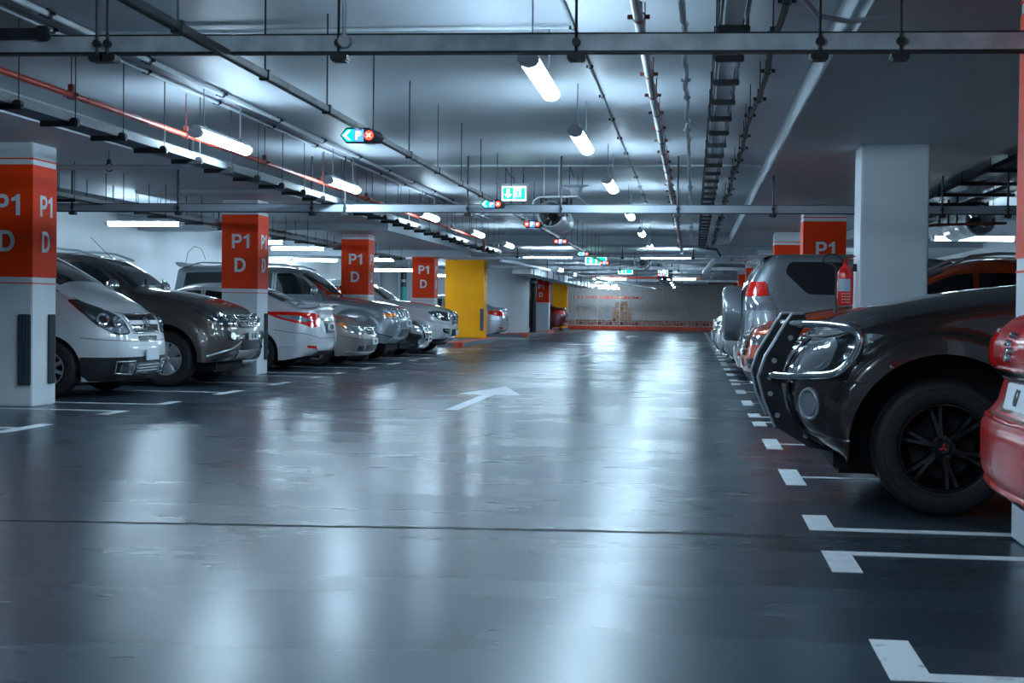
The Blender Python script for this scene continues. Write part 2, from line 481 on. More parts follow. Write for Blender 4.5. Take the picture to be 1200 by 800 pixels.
    def stroke(s, name, m, e, pts, r=.006, both=True, step=.04, off=.0, mb=None, build=True, parent=None, closed=False):
        mb = mb or MB(); q = [s.q_of(e, p) for p in pts]
        if closed: q.append(q[0])
        d = []
        for (a, b), (c, f) in zip(q, q[1:]):
            n = max(1, int(math.hypot(c - a, f - b) / step)); d += [(a + (c - a) * k / n, b + (f - b) * k / n) for k in range(n)]
        d.append(q[-1]); P = []
        for a, b in d:
            l, n = s.snap(s.pos(e, a, b)); P.append(l + n * off)
        mb.tube(P, r, 6)
        if both and build and P[0].y > .02 and P[-1].y > .02:
            MB().tube([Vector((p.x, -p.y, p.z)) for p in P], r, 6).build(name, m, parent or s.root, True, 60, s.T)
        elif both: mb.tube([Vector((p.x, -p.y, p.z)) for p in P], r, 6)
        return mb.build(name, m, parent or s.root, True, 60, s.T) if build else mb
    def gaps(s, lines, r=.0045):
        for e, pts in lines: s.stroke('panel_gap', M_BLK, e, pts, r)
    # ---- standard furniture
    def under(s, z1=.62):
        xs = [w[0] for w in s.wheels]
        mb = MB(); mb.box(.28, s.L - .28, -(s.W - .30), s.W - .30, .20, z1, bev=.03)
        for xc, R, rt, wt in [w[:4] for w in s.wheels]: mb.box(xc - R - .05, xc + R + .05, -(s.W - wt - .06), s.W - wt - .06, .24, rt + R + .015)
        mb.box(xs[0] - .06, xs[0] + .06, -(s.W - .1), s.W - .1, s.wheels[0][2] - .05, s.wheels[0][2] + .05, bev=.02)
        mb.box(xs[1] - .06, xs[1] + .06, -(s.W - .1), s.W - .1, s.wheels[1][2] - .05, s.wheels[1][2] + .05, bev=.02)
        return mb.build('underbody', M_UNDER, s.root, False, T=s.T)
    def wheelset(s, rim_m, n=5, wd=.35, style='taper', rr=.60, badge=None, inset=.015, steer=0., full=True):
        for (xc, R, rt, wt, *_r) in s.wheels:
            for sd in (1, -1):
                yo = s.W - inset
                o = make_wheel(s.root, rt, wt, rim_m, n, wd, style, rr, badge)
                o.location = (xc - s.L / 2, sd * (yo - wt / 2), rt)
                o.rotation_euler = (0, 0, 0 if sd > 0 else PI)
    def mirror(s, x, z, m, sz=(.09, .12, .09), arm=.05):
        h = s.hat(x, z); y = s.halfw(h, z)
        for sd in (1, -1):
            mb = MB(); mb.ball((x, sd * (y + arm + sz[1] * .75), z + .03), *sz, n=8)
            mb.cyl((x + .02, sd * (y - .03), z - .02), (x, sd * (y + arm + .04), z), .022, 8)
            o = mb.build('side_mirror', m, s.root, True, 80, s.T)
            g = MB(); g.lathe([(0, .0), (.062, 0), (.066, -.004)], (0, 0, 0), 'x', 16)
            for i, v in enumerate(g.v): g.v[i] = (v[0] + x + sz[0] * .93, v[1] * 1.3 + sd * (y + arm + sz[1] * .75), v[2] + z + .03)
            g.build('mirror_glass', M_CHROME, o, True, T=s.T)
    def plate(s, e, z, w=.26, h=.12, off=.02, y0=0., txt=None, parent=None, tilt=0):
        q0 = s.q_of(e, (y0, z)); p = s.pos(e, *q0); l, n = s.snap(p)
        n = Vector((-1 if e == 'f' else 1, 0, tilt)).normalized()
        p = l + n * off; rt = Vector((0, 1 if e == 'r' else -1, 0)); up = n.cross(rt) * (1 if n.cross(rt).z > 0 else -1)
        mb = MB(); mb.box(-w / 2, w / 2, -h / 2, h / 2, -.012, .006, bev=.004)
        M = Matrix((rt.to_4d(), up.to_4d(), n.to_4d(), (0, 0, 0, 1))).transposed(); M[0][3], M[1][3], M[2][3], M[3][3] = p.x, p.y, p.z, 1
        for r_ in range(3): M[3][r_] = 0
        o = mb.build('license_plate', M_PLATE, s.root, True, T=s.T @ M)
        if txt:
            t = text_mb(txt, h * .62, .004, .02, .85); M2 = M @ Matrix.Translation((0, 0, .008))
            t.build('plate_number', M_PTXT, o, T=s.T @ M2)
        return o
    def disc(s, name, m, e, pt, r, off=.012, th=.01, both=True, ring=None, parent=None, n=20, ry=1.):
        """a round lamp / reflector facing along the surface normal"""
        q = s.q_of(e, pt); p = s.pos(e, *q); l, nn = s.snap(p); out = []
        for sd in ((1, -1) if both else (1,)):
            L = Vector((l.x, l.y * sd, l.z)); N = Vector((nn.x, nn.y * sd, nn.z)); a = N.cross(Vector((0, 0, 1))).normalized(); b = a.cross(N)
            prof = ring or [(0, off - th * .6), (r * .6, off - th * .4), (r * .9, off), (r, off - .002), (r, -.02)]
            mb = MB(); vs = []; fs = []
            for (rr, hh) in prof:
                for k in range(n):
                    t = 2 * PI * k / n; vs.append(L + N * hh + a * rr * math.cos(t) + b * rr * ry * math.sin(t))
            for i in range(len(prof) - 1):
                for k in range(n): fs.append((i * n + k, i * n + (k + 1) % n, (i + 1) * n + (k + 1) % n, (i + 1) * n + k))
            mb.add(vs, fs); out.append(mb.build(name, m, parent or s.root, True, 50, s.T))
        return out
    def emblem(s, e, z, strokes, m=None, k=1., off=.012, r=.005, name='emblem', parent=None):
        """strokes: polylines in emblem units (u right, v up); laid on the centre of the face"""
        q0 = s.q_of(e, (0, z)); l, n = s.snap(s.pos(e, *q0)); n = Vector((n.x, 0, n.z)).normalized()
        rt = Vector((0, 1, 0)); up = Vector((-n.z, 0, n.x)) if n.x > 0 else Vector((n.z, 0, -n.x))
        mb = MB()
        for st in strokes:
            mb.tube([l + n * off + rt * (u * k) + up * (v * k) for u, v in st], r, 6)
        return mb.build(name, m or M_CHROME, parent or s.root, True, 60, s.T)

def oval(a, b, n=20, u0=0, v0=0): return [(u0 + a * math.cos(2 * PI * i / n), v0 + b * math.sin(2 * PI * i / n)) for i in range(n + 1)]
EM_T = [oval(.07, .048), oval(.025, .046), oval(.05, .02, 16, 0, .022)]
EM_H = [oval(.075, .045), [(-.035, -.032), (-.02, .032)], [(.02, -.032), (.035, .032)], [(-.028, -.006), (.028, .006)]]
EM_STAR = [oval(.08, .08)] + [[(0, 0), (.08 * math.cos(a), .08 * math.sin(a))] for a in (PI / 2, PI / 2 + 2 * PI / 3, PI / 2 - 2 * PI / 3)]
EM_N = [oval(.06, .06), [(-.085, .0), (.085, .0)]]

_WH = {}
def make_wheel(parent, R, wt, rim_m, n, wd, style, rr, badge):
    """wheel in the xz plane, outer face towards +y; tyre mesh with rim and brake disc children"""
    key = (R, wt, rim_m.name, n, wd, style, rr, badge)
    if key in _WH:
        o = copy_tree(_WH[key], parent); return o
    h = wt / 2; rm = R * rr
    seg = 72
    prof = [(rm * .98, h * .78), (rm * 1.01, h * .93), (rm * 1.06, h * .985), (R * .80, h * 1.02), (R * .90, h * .99), (R * .955, h * .90), (R * .985, h * .80),
            (R, h * .66), (R, h * .40), (R * .975, h * .38), (R * .975, h * .30), (R, h * .28), (R, h * .06), (R * .975, h * .04)]
    prof = prof + [(r, -y) for r, y in prof[::-1]]
    mb = MB(); vs = []; fs = []
    for i, (r, y) in enumerate(prof):
        for k in range(seg * 2):
            a = PI * k / seg; q = r
            if r > R * .982 and k % 2: q = r * .985
            vs.append((q * math.cos(a), y, q * math.sin(a)))
    m2 = seg * 2
    for i in range(len(prof) - 1):
        for k in range(m2): fs.append((i * m2 + k, i * m2 + (k + 1) % m2, (i + 1) * m2 + (k + 1) % m2, (i + 1) * m2 + k))
    mb.add(vs, fs)
    for rr_ in (R * .86, R * .70):       # raised sidewall rings
        mb.tube([(rr_ * math.cos(2 * PI * k / 48), h * 1.0, rr_ * math.sin(2 * PI * k / 48)) for k in range(48)], .003, 4, closed=True)
    o = mb.build('wheel', M_RUB, parent, True, 35)
    rb = MB()
    rb.lathe([(rm * 1.0, h * .93), (rm * .985, h * .985), (rm * .95, h * .99), (rm * .93, h * .93), (rm * .90, h * .60), (rm * .86, -h * .6), (rm * .98, -h * .9)], ax='y', n=48)
    hub = h * .70
    for k in range(n):
        a = 2 * PI * k / n + .3
        offs = (-.10, .10) if style == 'twin' else (0,)
        for da in offs:
            c, d = math.cos(a + da * 1.2), math.sin(a + da * 1.2)
            c0, d0 = math.cos(a + da * .5), math.sin(a + da * .5)
            w0 = rm * wd * (.42 if style == 'twin' else .55); w1 = rm * wd * (.34 if style == 'twin' else (.85 if style == 'wide' else .42))
            r0, r1 = rm * .16, rm * .95
            pts = [(r0, w0, hub), (rm * .5, (w0 + w1) / 2 * .85, hub + h * .10), (r1, w1, h * .86)]
            vs = []
            for (r, w, y) in pts:
                cx, cz = (c0 + (c - c0) * (r - r0) / (r1 - r0)) * r, (d0 + (d - d0) * (r - r0) / (r1 - r0)) * r
                for sgn, yy in ((-1, y - .012), (-.55, y), (.55, y), (1, y - .012), (1, y - .05), (-1, y - .05)):
                    vs.append((cx - d * w / 2 * sgn, yy, cz + c * w / 2 * sgn))
            f = []
            for i in range(2):
                for q in range(6): f.append((i * 6 + q, i * 6 + (q + 1) % 6, (i + 1) * 6 + (q + 1) % 6, (i + 1) * 6 + q))
            rb.add(vs, f)
    rb.lathe([(0, hub + .012), (rm * .14, hub + .012), (rm * .17, hub + .004), (rm * .27, hub), (rm * .28, hub - .05)], ax='y', n=32)
    for k in range(5 if n % 5 == 0 else 6):
        a = 2 * PI * k / (5 if n % 5 == 0 else 6); rb.cyl((rm * .22 * math.cos(a), hub - .02, rm * .22 * math.sin(a)), (rm * .22 * math.cos(a), hub + .010, rm * .22 * math.sin(a)), .010, 6)
    rim = rb.build('rim', rim_m, o, True, 35)
    bd = MB(); bd.lathe([(0, h * .1), (rm * .72, h * .1), (rm * .72, -h * .2), (0, -h * .2)], ax='y', n=32)
    bd.lathe([(rm * .87, -h * .5), (0, -h * .52)], ax='y', n=32)
    bd.build('brake_disc', M_UNDER if rim_m is M_DRIM else M_DARKST, o, True)
    if badge == 'diamonds':
        b = MB(); sc = rm * .105
        for a in (PI / 2, PI / 2 + 2 * PI / 3, PI / 2 - 2 * PI / 3):
            u = (math.cos(a), math.sin(a)); w = (-u[1], u[0])
            d = [(0, 0), (.5 * u[0] + .29 * w[0], .5 * u[1] + .29 * w[1]), (u[0], u[1]), (.5 * u[0] - .29 * w[0], .5 * u[1] - .29 * w[1])]
            b.prism([(x * sc, y * sc) for x, y in d], hub + .011, hub + .017, T=lambda u_, v_, w_: (u_, w_, v_))
        b.build('emblem', M_REDBADGE, o)
    _WH[key] = o
    return o

def car_root(name, label, X, Y, side, end, L, s=1.):
    """side: which row ('left'/'right'); end: the end of the car that faces the aisle"""
    xr = X - s * L / 2 if side == 'left' else X + s * L / 2
    rz = PI if (side == 'left') == (end == 'nose') else 0
    return empty(name, (xr, Y, 0), rz, label, 'car', None, s)

def std_side(c, win, x_door, zsill, ztopdoor, handle=None, m=None, hm=None):
    """side windows, door gaps and handles; win: list of polygons in (x, z)"""
    for w in win: c.sided('side_window', M_GLASS, 'f', [('s', x, z) for x, z in w], off=.004, r=.03)
    for xs in x_door: c.stroke('panel_gap', M_BLK, 'f', [('s', x, z) for x, z in xs], .005)
    for (x, z) in (handle or []):
        for sd in (1, -1):
            h = c.hat(x, z); y = c.halfw(h, z); mb = MB(); mb.tube([(x - .09, sd * (y + .0), z), (x - .07, sd * (y + .03), z), (x + .07, sd * (y + .03), z), (x + .09, sd * y, z)], .012, 8)
            mb.build('door_handle', hm or c.pm, c.root, True, 80, c.T)

# ---- white van
def white_van():
    P = paint('pearl_white_paint', (.70, .73, .76), .15, .28)
    L = 5.12; r = car_root('van', 'white passenger van partly behind the red and white column at the left edge', -6.88, 17.42, 'left', 'nose', L, 1.0)
    c = Car(r, P, L, .96, [(.20, .16), (.28, .07), (.42, .02), (.56, .0), (.70, .02), (.85, .06), (1.0, .13), (1.08, .22)],
            [(.25, -.05), (.5, 0), (1.1, -.03), (1.85, -.12)],
            [(.22, 1.08), (.32, 1.165), (.47, 1.25), (.66, 1.345), (.79, 1.405), (1.12, 1.60), (1.55, 1.81), (1.95, 1.90), (2.8, 1.94), (4.7, 1.92), (5.0, 1.86)],
            [(.2, .94), (.5, 1.08), (.9, 1.20), (5.1, 1.24)], [(0, .20), (.5, .20), (1.5, .24), (4.6, .24), (5.1, .28)],
            [(.91, .415, .355, .22), (4.15, .42, .355, .22)], tum=.20, w0f=.60, Rf=.85, c=.10, chood=.12, p=3.4, DF=.46, bow=.02)
    c.under(); c.wheelset(M_SATIN, 8, .5, 'taper', .58)
    c.patch('lower_bumper', M_BLK, 'f', [(-.56, .205), (.72, .205), ('s', .42, .21), ('s', .54, .30), ('s', .50, .50), (.7, .50), (-.56, .50)], off=.010, both=True)
    c.patch('lower_grille', M_BLKG, 'f', [(-.36, .29), (.36, .29), (.40, .43), (-.40, .43)], off=.016, both=False, r=.03)
    for z in (.325, .36, .395): c.stroke('grille_bar', M_SATIN, 'f', [(-.34, z), (.34, z)], .007, both=False, off=.02)
    c.sided('fog_lamp', M_LENSD, 'f', [(.46, .30), (.72, .32), (.72, .43), (.46, .43)], off=.018, r=.04)
    c.stroke('fog_surround', M_SATIN, 'f', [(.43, .285), (.76, .31), (.76, .45), (.43, .45)], .008, off=.014, closed=True)
    c.patch('grille', M_BLKG, 'f', [(-.40, .80), (.40, .80), (.52, 1.035), (-.52, 1.035)], off=.008, both=False, r=.03)
    mb = MB()
    for k in range(15): c.stroke('', None, 'f', [(-.43 + .06 * k, .82), (-.42 + .06 * k, 1.02)], .004, both=False, mb=mb, build=False, off=.01)
    mb.build('grille_mesh', M_DARKST, r, True, T=c.T)
    c.patch('grille_slat', P, 'f', [(-.45, .895), (.45, .895), (.47, .945), (-.47, .945)], off=.022, both=False, r=.015)
    c.stroke('grille_surround', M_CHROME, 'f', [(-.52, 1.04), (-.40, .795), (.40, .795), (.52, 1.04)], .009, both=False, off=.008, closed=True)
    c.patch('upper_intake', M_BLKG, 'f', [(-.27, .70), (.27, .70), (.31, .755), (-.31, .755)], off=.008, both=False, r=.02)
    c.emblem('f', .92, EM_H, k=1.25, off=.04, r=.008)
    hl = c.sided('headlight', M_LENSD, 'f', [(.50, .80), (.62, .775), (.76, .78), ('s', .30, .88), ('s', .50, 1.05), ('s', .70, 1.20), ('s', .52, 1.215), ('s', .33, 1.17), (.70, 1.06), (.57, .93)], off=.010, r=.05)
    for d in (('s', .26, .97), (.70, .93)):
        c.disc('headlight_reflector', M_CHROME, 'f', d, .075, off=.02, ring=[(0, -.01), (.03, -.005), (.045, .004), (.07, .022), (.078, .02), (.08, -.01)])
    c.patch('headlight_trim', M_LENS, 'f', [(.56, .80), (.72, .79), (.84, .86), (.62, .88)], off=.016, r=.03)
    c.plate('f', .52, .42, .14, .035, y0=-.02)
    c.tpatch('windshield', M_GLASS, [(.85, -.74), (.85, .74), (1.62, .66), (1.62, -.66)], r=.06)
    c.stroke('window_trim', M_CHROME, 'f', [('s', .80, 1.30), ('s', 1.05, 1.42), ('s', 1.45, 1.64)], .008)
    std_side(c, [[(1.05, 1.27), (1.72, 1.27), (1.72, 1.70), (1.62, 1.72), (1.32, 1.55)], [(1.82, 1.27), (2.7, 1.27), (2.7, 1.75), (1.82, 1.74)], [(2.85, 1.27), (4.6, 1.27), (4.5, 1.74), (2.85, 1.75)]],
             [[(1.5, .34), (1.5, 1.2), (1.76, 1.24)], [(2.75, .30), (2.75, 1.78)], [(.45, 1.20), (.30, 1.14), (.24, 1.09)]], .3, 1.8, [(2.55, 1.05)])
    c.gaps([('f', [(0, 1.05), (.55, 1.05), ('s', .30, 1.155), ('s', .62, 1.26)]), ('f', [('s', .50, .74), ('s', .3, .72), (.55, .70), (0, .69)])])
    c.mirror(1.18, 1.30, P)
    return r

# ---- brown-grey suv with roof antenna
def brown_suv():
    P = paint('bronze_grey_paint', (.115, .098, .092), .55, .30)
    L = 4.7; r = car_root('suv', 'brown-grey off-road wagon with thin roof antenna, beside the white van', -6.43, 20.15, 'left', 'nose', L, 1.03)
    c = Car(r, P, L, .92, [(.36, .20), (.42, .08), (.55, .01), (.66, 0), (.74, .02), (.80, .045), (.92, .06), (1.0, .11)],
            [(.3, -.1), (.5, 0), (1.0, -.02), (1.6, -.15)],
            [(.11, 1.00), (.2, 1.09), (.4, 1.165), (.7, 1.25), (1.0, 1.31), (1.36, 1.36), (1.75, 1.62), (2.1, 1.785), (2.6, 1.85), (3.3, 1.86), (4.3, 1.80), (4.55, 1.65)],
            [(.1, .90), (.5, 1.05), (1.2, 1.20), (4.7, 1.26)], [(0, .36), (.2, .34), (1.4, .36), (4.1, .36), (4.7, .42)],
            [(.89, .47, .385, .26), (3.64, .47, .385, .26)], tum=.30, w0f=.68, Rf=.5, flare=.045, fw=.14, c=.09, chood=.09)
    c.under(); c.wheelset(M_SATIN, 6, .95, 'wide', .60)
    c.sided('headlight', M_LENSD, 'f', [(.48, .84), (.66, .84), ('s', .20, .88), ('s', .50, 1.055), ('s', .30, 1.075), (.70, 1.04), (.48, 1.0)], off=.009, r=.03)
    for d, k in (((.70, .955), .055), (('s', .16, .96), .06), ((.56, .93), .05)):
        c.disc('headlight_reflector', M_CHROME, 'f', d, k, off=.02, ring=[(0, 0), (.02, 0), (k * .8, .014), (k, .02), (k * 1.05, -.01)])
    c.patch('headlight_lens', M_LENS, 'f', [(.50, .985), (.70, 1.015), ('s', .22, 1.04), ('s', .22, 1.02), (.70, .995), (.5, .97)], off=.013, r=.01)
    c.patch('grille', M_BLKG, 'f', [(-.36, .84), (.36, .84), (.43, 1.0), (-.43, 1.0)], off=.008, both=False, r=.02)
    for z in (.865, .905, .945, .985): c.stroke('grille_bar', M_CHROME, 'f', [(-.38, z), (.38, z)], .011, both=False, off=.016)
    c.stroke('grille_surround', M_CHROME, 'f', [(-.44, 1.005), (-.36, .835), (.36, .835), (.44, 1.005)], .012, both=False, off=.01, closed=True)
    c.emblem('f', .93, EM_T, k=1.2, off=.045, r=.007)
    c.patch('lower_intake', M_BLK, 'f', [(-.38, .50), (.38, .50), (.42, .66), (-.42, .66)], off=.007, both=False, r=.03)
    c.patch('skid_plate', M_SATIN, 'f', [(-.40, .40), (.40, .40), (.46, .50), (-.46, .50)], off=.018, both=False, r=.02)
    c.stroke('bumper_trim', M_SATIN, 'f', [('s', .30, .43), (.62, .55), (.48, .60), (.42, .63)], .012, off=.008)
    c.patch('fog_recess', M_BLK, 'f', [(.56, .62), (.80, .66), (.80, .78), (.56, .76)], off=.007, r=.04)
    c.disc('fog_lamp', M_LENS, 'f', (.68, .70), .055, off=.022)
    c.plate('f', .70, .42, .12, .03, txt='81 457')
    c.tpatch('windshield', M_GLASS2, [(1.42, -.74), (1.42, .74), (2.06, .66), (2.06, -.66)], r=.06)
    std_side(c, [[(1.52, 1.31), (2.34, 1.31), (2.34, 1.70), (2.20, 1.705), (1.92, 1.60)], [(2.44, 1.31), (3.3, 1.32), (3.3, 1.71), (2.44, 1.71)], [(3.4, 1.33), (4.25, 1.34), (3.98, 1.68), (3.4, 1.71)]],
             [[(1.45, .40), (1.50, 1.0), (1.46, 1.25), (1.80, 1.54), (2.15, 1.74), (3.3, 1.76)], [(2.39, .40), (2.39, 1.75)], [(1.47, .44), (3.0, .44)]], .3, 1.7, [(2.2, 1.08), (3.1, 1.08)])
    c.gaps([('f', [(0, 1.02), (.5, 1.03), ('s', .28, 1.10), ('s', .7, 1.19), ('s', 1.3, 1.26)]), ('f', [('s', .36, .86), ('s', .2, .86), (.6, .82), (0, .815)]), ('f', [('s', .43, .62), ('s', .40, .86)])])
    for sd in (1, -1):
        mb = MB(); mb.tube([(1.95, sd * .60, 1.76), (2.25, sd * .62, 1.86), (2.6, sd * .63, 1.89), (4.0, sd * .62, 1.87), (4.2, sd * .6, 1.80)], .016, 8); mb.build('roof_rail', M_SATIN, r, True, T=c.T)
    c.mirror(1.62, 1.34, M_CHROME, (.085, .13, .10))
    mb = MB(); mb.tube([(1.50, .60, 1.40), (1.62, .60, 1.60), (2.1, .60, 2.05)], .004, 5); mb.build('antenna', M_DARKST, r, T=c.T)
    for y in (.3, -.35):
        mb = MB(); mb.tube([(1.40, y, 1.385), (1.55, y - .35, 1.49)], .008, 5); mb.build('wiper', M_BLK, r, T=c.T)
    return r

SEDAN = dict(belt=[(.1, .74), (.5, .84), (1.2, .92), (3.6, .98), (4.7, .96)], bot=[(0, .20), (1.4, .18), (3.9, .18), (4.4, .26)])
def sedan(name, label, P, X, Y, side, end, s, L=4.5, W=.88, rim=M_SATIN, spoke=5, boot=1.06, spoiler=0., H=1.46):
    r = car_root(name, label, X, Y, side, end, L, s)
    c = Car(r, P, L, W, [(.20, .12), (.32, .03), (.48, 0), (.60, .02), (.70, .06), (.78, .14)],
            [(.26, -.14), (.36, -.04), (.50, 0), (.70, -.01), (.84, -.04), (.96, -.06), (boot - .03, -.04)],
            [(.15, .78), (.3, .86), (.6, .94), (.95, 1.0), (1.25, 1.04), (1.7, 1.27), (2.1, H - .04), (2.5, H), (2.95, H - .01), (3.35, H - .09), (3.75, H - .25), (3.95, boot + .06), (4.15, boot + .01), (4.35, boot), (L - .05, boot - .02 + spoiler)],
            SEDAN['belt'], SEDAN['bot'], [(.88, .37, .315, .20), (3.48, .37, .315, .20)], tum=.42, w0f=.62, Rf=.62, w0r=.70, Rr=.55, c=.08, chood=.07, DF=.45, DR=.45, flare=.012, fw=.06, zm=.55)
    c.under(.5); c.wheelset(rim, spoke, .4, 'taper', .63)
    c.tpatch('windshield', M_GLASS, [(1.33, -.66), (1.33, .66), (2.04, .54), (2.04, -.54)], r=.06)
    c.tpatch('rear_window', M_GLASS, [(3.06, -.52), (3.06, .52), (3.86, .62), (3.86, -.62)], r=.06)
    std_side(c, [[(1.52, 1.02), (2.42, 1.02), (2.42, 1.36), (2.18, 1.35), (1.95, 1.26)], [(2.50, 1.02), (3.22, 1.03), (3.30, 1.10), (3.05, 1.31), (2.50, 1.36)], [(3.36, 1.05), (3.62, 1.07), (3.25, 1.25)]],
             [[(1.40, .26), (1.42, .8), (1.46, .98)], [(2.46, .26), (2.46, 1.38)], [(3.30, .95), (3.36, .70), (3.16, .5), (3.05, .26)], [(1.42, .24), (3.05, .24)]], .2, 1.4, [(2.25, .86), (3.12, .88)])
    c.mirror(1.66, 1.04, P, (.08, .10, .07))
    return c

def sedan_front(c, amber=True, plate='6 0812', lz=0.):
    c.sided('headlight', M_LENS, 'f', [(.50, .56 + lz), (.66, .53 + lz), ('s', .22, .58 + lz), ('s', .48, .76 + lz), ('s', .25, .77 + lz), (.64, .73 + lz), (.50, .66 + lz)], off=.008, r=.03)
    if amber: c.sided('turn_lamp', M_ALENS, 'f', [('s', .30, .62 + lz), ('s', .46, .74 + lz), ('s', .40, .76 + lz), ('s', .28, .74 + lz)], off=.012, r=.02)
    c.disc('headlight_reflector', M_CHROME, 'f', (.64, .64 + lz), .05, off=.018)
    c.patch('grille', M_BLKG, 'f', [(-.34, .60), (.34, .60), (.42, .715), (-.42, .715)], off=.008, both=False, r=.03)
    for z in (.635, .675): c.stroke('grille_bar', M_CHROME, 'f', [(-.36, z), (.36, z)], .008, both=False, off=.012)
    c.stroke('grille_surround', M_CHROME, 'f', [(-.43, .72), (-.34, .595), (.34, .595), (.43, .72)], .009, both=False, off=.008, closed=True)
    c.emblem('f', .66, EM_N, k=.9, off=.03, r=.006)
    c.patch('lower_intake', M_BLK, 'f', [(-.46, .27), (.46, .27), (.42, .40), (-.42, .40)], off=.006, both=False, r=.03)
    c.patch('side_intake', M_BLK, 'f', [(.52, .28), (.72, .30), (.70, .38), (.54, .38)], off=.006, r=.02)
    c.stroke('bumper_trim', M_SATIN, 'f', [('s', .30, .28), (.6, .255), (0, .25)], .008, off=.004)
    if plate: c.plate('f', .46, .42, .12, .03, txt=plate)
    c.gaps([('f', [(0, .755), (.5, .77), ('s', .28, .79), ('s', .8, .90), ('s', 1.25, .95)]), ('f', [('s', .50, .60), ('s', .35, .56), (.55, .50), (0, .50)])])

def sedan_rear(c, boot=1.06, lights=None, plate='35 118', chrome=True):
    L = c.L
    lights = lights or [(.52, .80), (.70, .80), ('s', L - .22, .80), ('s', L - .50, .86), ('s', L - .48, .97), ('s', L - .2, .98), (.6, .95), (.52, .92)]
    o = c.sided('tail_light', M_RLENS, 'r', lights, off=.009, r=.03)
    if chrome: c.patch('trunk_garnish', M_CHROME, 'r', [(-.42, .855), (.42, .855), (.44, .90), (-.44, .90)], off=.016, both=False, r=.01)
    c.patch('plate_recess', M_BLK, 'r', [(-.30, .64), (.30, .64), (.33, .85), (-.33, .85)], off=.004, both=False, r=.03)
    c.plate('r', .75, .42, .12, .018, txt=plate)
    c.sided('bumper_reflector', M_RLENS, 'r', [(.62, .36), (.80, .40), ('s', L - .16, .44), (.70, .43)], off=.009, r=.01)
    c.patch('rear_valance', M_BLK, 'r', [(-.6, .27), (.6, .27), (.5, .34), (-.5, .34)], off=.006, both=False, r=.02)
    c.gaps([('r', [(0, boot - .07), (.5, boot - .07), (.60, .95)]), ('r', [('s', L - .72, .70), ('s', L - .45, .66), ('s', L - .2, .64), (.6, .56), (0, .56)]), ('r', [(.50, .80), (.50, .66)])])

def white_sedan():
    P = paint('white_sedan_paint', (.68, .71, .74), .12, .25)
    L = 4.5
    c = sedan('car', 'white saloon with boot spoiler, tail to the aisle, just past the second red column', P, -6.64, 25.55, 'left', 'tail', 1.05, boot=1.10, spoiler=.04, H=1.50)
    sedan_rear(c, 1.10, [(.50, .90), (.58, .76), (.76, .745), ('s', L - .25, .80), ('s', L - .62, .88), ('s', L - .95, 1.0), ('s', L - .45, 1.005), (.66, .985), (.50, .96)], '4 7102', True)
    c.sided('tail_light_lens', M_LENS, 'r', [(.70, .86), ('s', L - .22, .84), ('s', L - .55, .90), ('s', L - .70, .95), ('s', L - .32, .945)], off=.014, r=.02)
    mb = MB()
    mb.prism([(L - .42, 1.095), (L - .20, 1.135), (L - .01, 1.165), (L + .03, 1.150), (L + .02, 1.125), (L - .10, 1.085), (L - .3, 1.075)], -.66, .66, T=lambda u, v, w: (u, w, v))
    mb.build('spoiler', P, c.root, False, T=c.T)
    c.stroke('bumper_crease', P, 'r', [('s', L - .70, .40), ('s', L - .45, .44), ('s', L - .18, .40), (.70, .38)], .012, off=-.002)

def beige_sedan():
    P = paint('champagne_grey_paint', (.30, .27, .26), .55, .3)
    c = sedan('car', 'champagne-grey saloon, nose out between the white saloon and the silver off-roader', P, -6.38, 27.95, 'left', 'nose', 1.04, H=1.44)
    sedan_front(c, True, '3 96', .06)

def hidden_sedan():
    P = paint('light_silver_paint', (.42, .45, .48), .6, .3)
    c = sedan('car', 'pale silver saloon, only its roof and windows seen behind the brown-grey wagon', P, -7.1, 22.35, 'left', 'nose', 1.07, H=1.47)
    sedan_front(c, False, None)

def silver_sedan():
    P = paint('pale_silver_paint', (.52, .56, .60), .5, .28)
    c = sedan('car', 'pale silver saloon, tail out between the yellow column and the rounded white wall', P, -6.96, 53.2, 'left', 'tail', 1.12, boot=1.08, H=1.50)
    sedan_rear(c, 1.08, None, '77 203')

def maroon_sedan():
    P = paint('maroon_paint', (.14, .006, .010), .35, .25)
    c = sedan('car', 'dark red saloon, tail out under the farthest red column before the lattice', P, -6.70, 76.3, 'left', 'tail', 1.16, boot=1.10, H=1.50)
    sedan_rear(c, 1.10, None, '12 680')

def black_hatch():
    P = paint('black_paint', (.012, .013, .016), .3, .22)
    c = sedan('car', 'black saloon with chrome grille, low between the silver off-roader and the white luxury wagon', P, -6.30, 33.55, 'left', 'nose', 1.0, H=1.42)
    c.sided('headlight', M_LENS, 'f', [(.44, .60), (.66, .53), ('s', .22, .56), ('s', .50, .76), ('s', .25, .77), (.62, .76), (.44, .70)], off=.008, r=.03)
    c.patch('grille', M_BLKG, 'f', [(-.38, .46), (.38, .46), (.42, .74), (-.42, .74)], off=.008, both=False, r=.04)
    for z in (.50, .56, .62, .68): c.stroke('grille_bar', M_CHROME, 'f', [(-.38, z), (.38, z)], .010, both=False, off=.014)
    c.stroke('grille_surround', M_CHROME, 'f', [(-.43, .75), (-.39, .455), (.39, .455), (.43, .75)], .012, both=False, off=.01, closed=True)
    c.patch('bumper_trim', M_CHROME, 'f', [(-.62, .25), (.62, .25), (.60, .285), (-.60, .285)], off=.014, both=False, r=.01)
    c.disc('fog_lamp', M_CHROME, 'f', (.66, .36), .06, off=.012)
    c.plate('f', .42, .40, .12, .03, txt='50 914')
    c.gaps([('f', [(0, .765), (.5, .78), ('s', .28, .79), ('s', .8, .90)])])

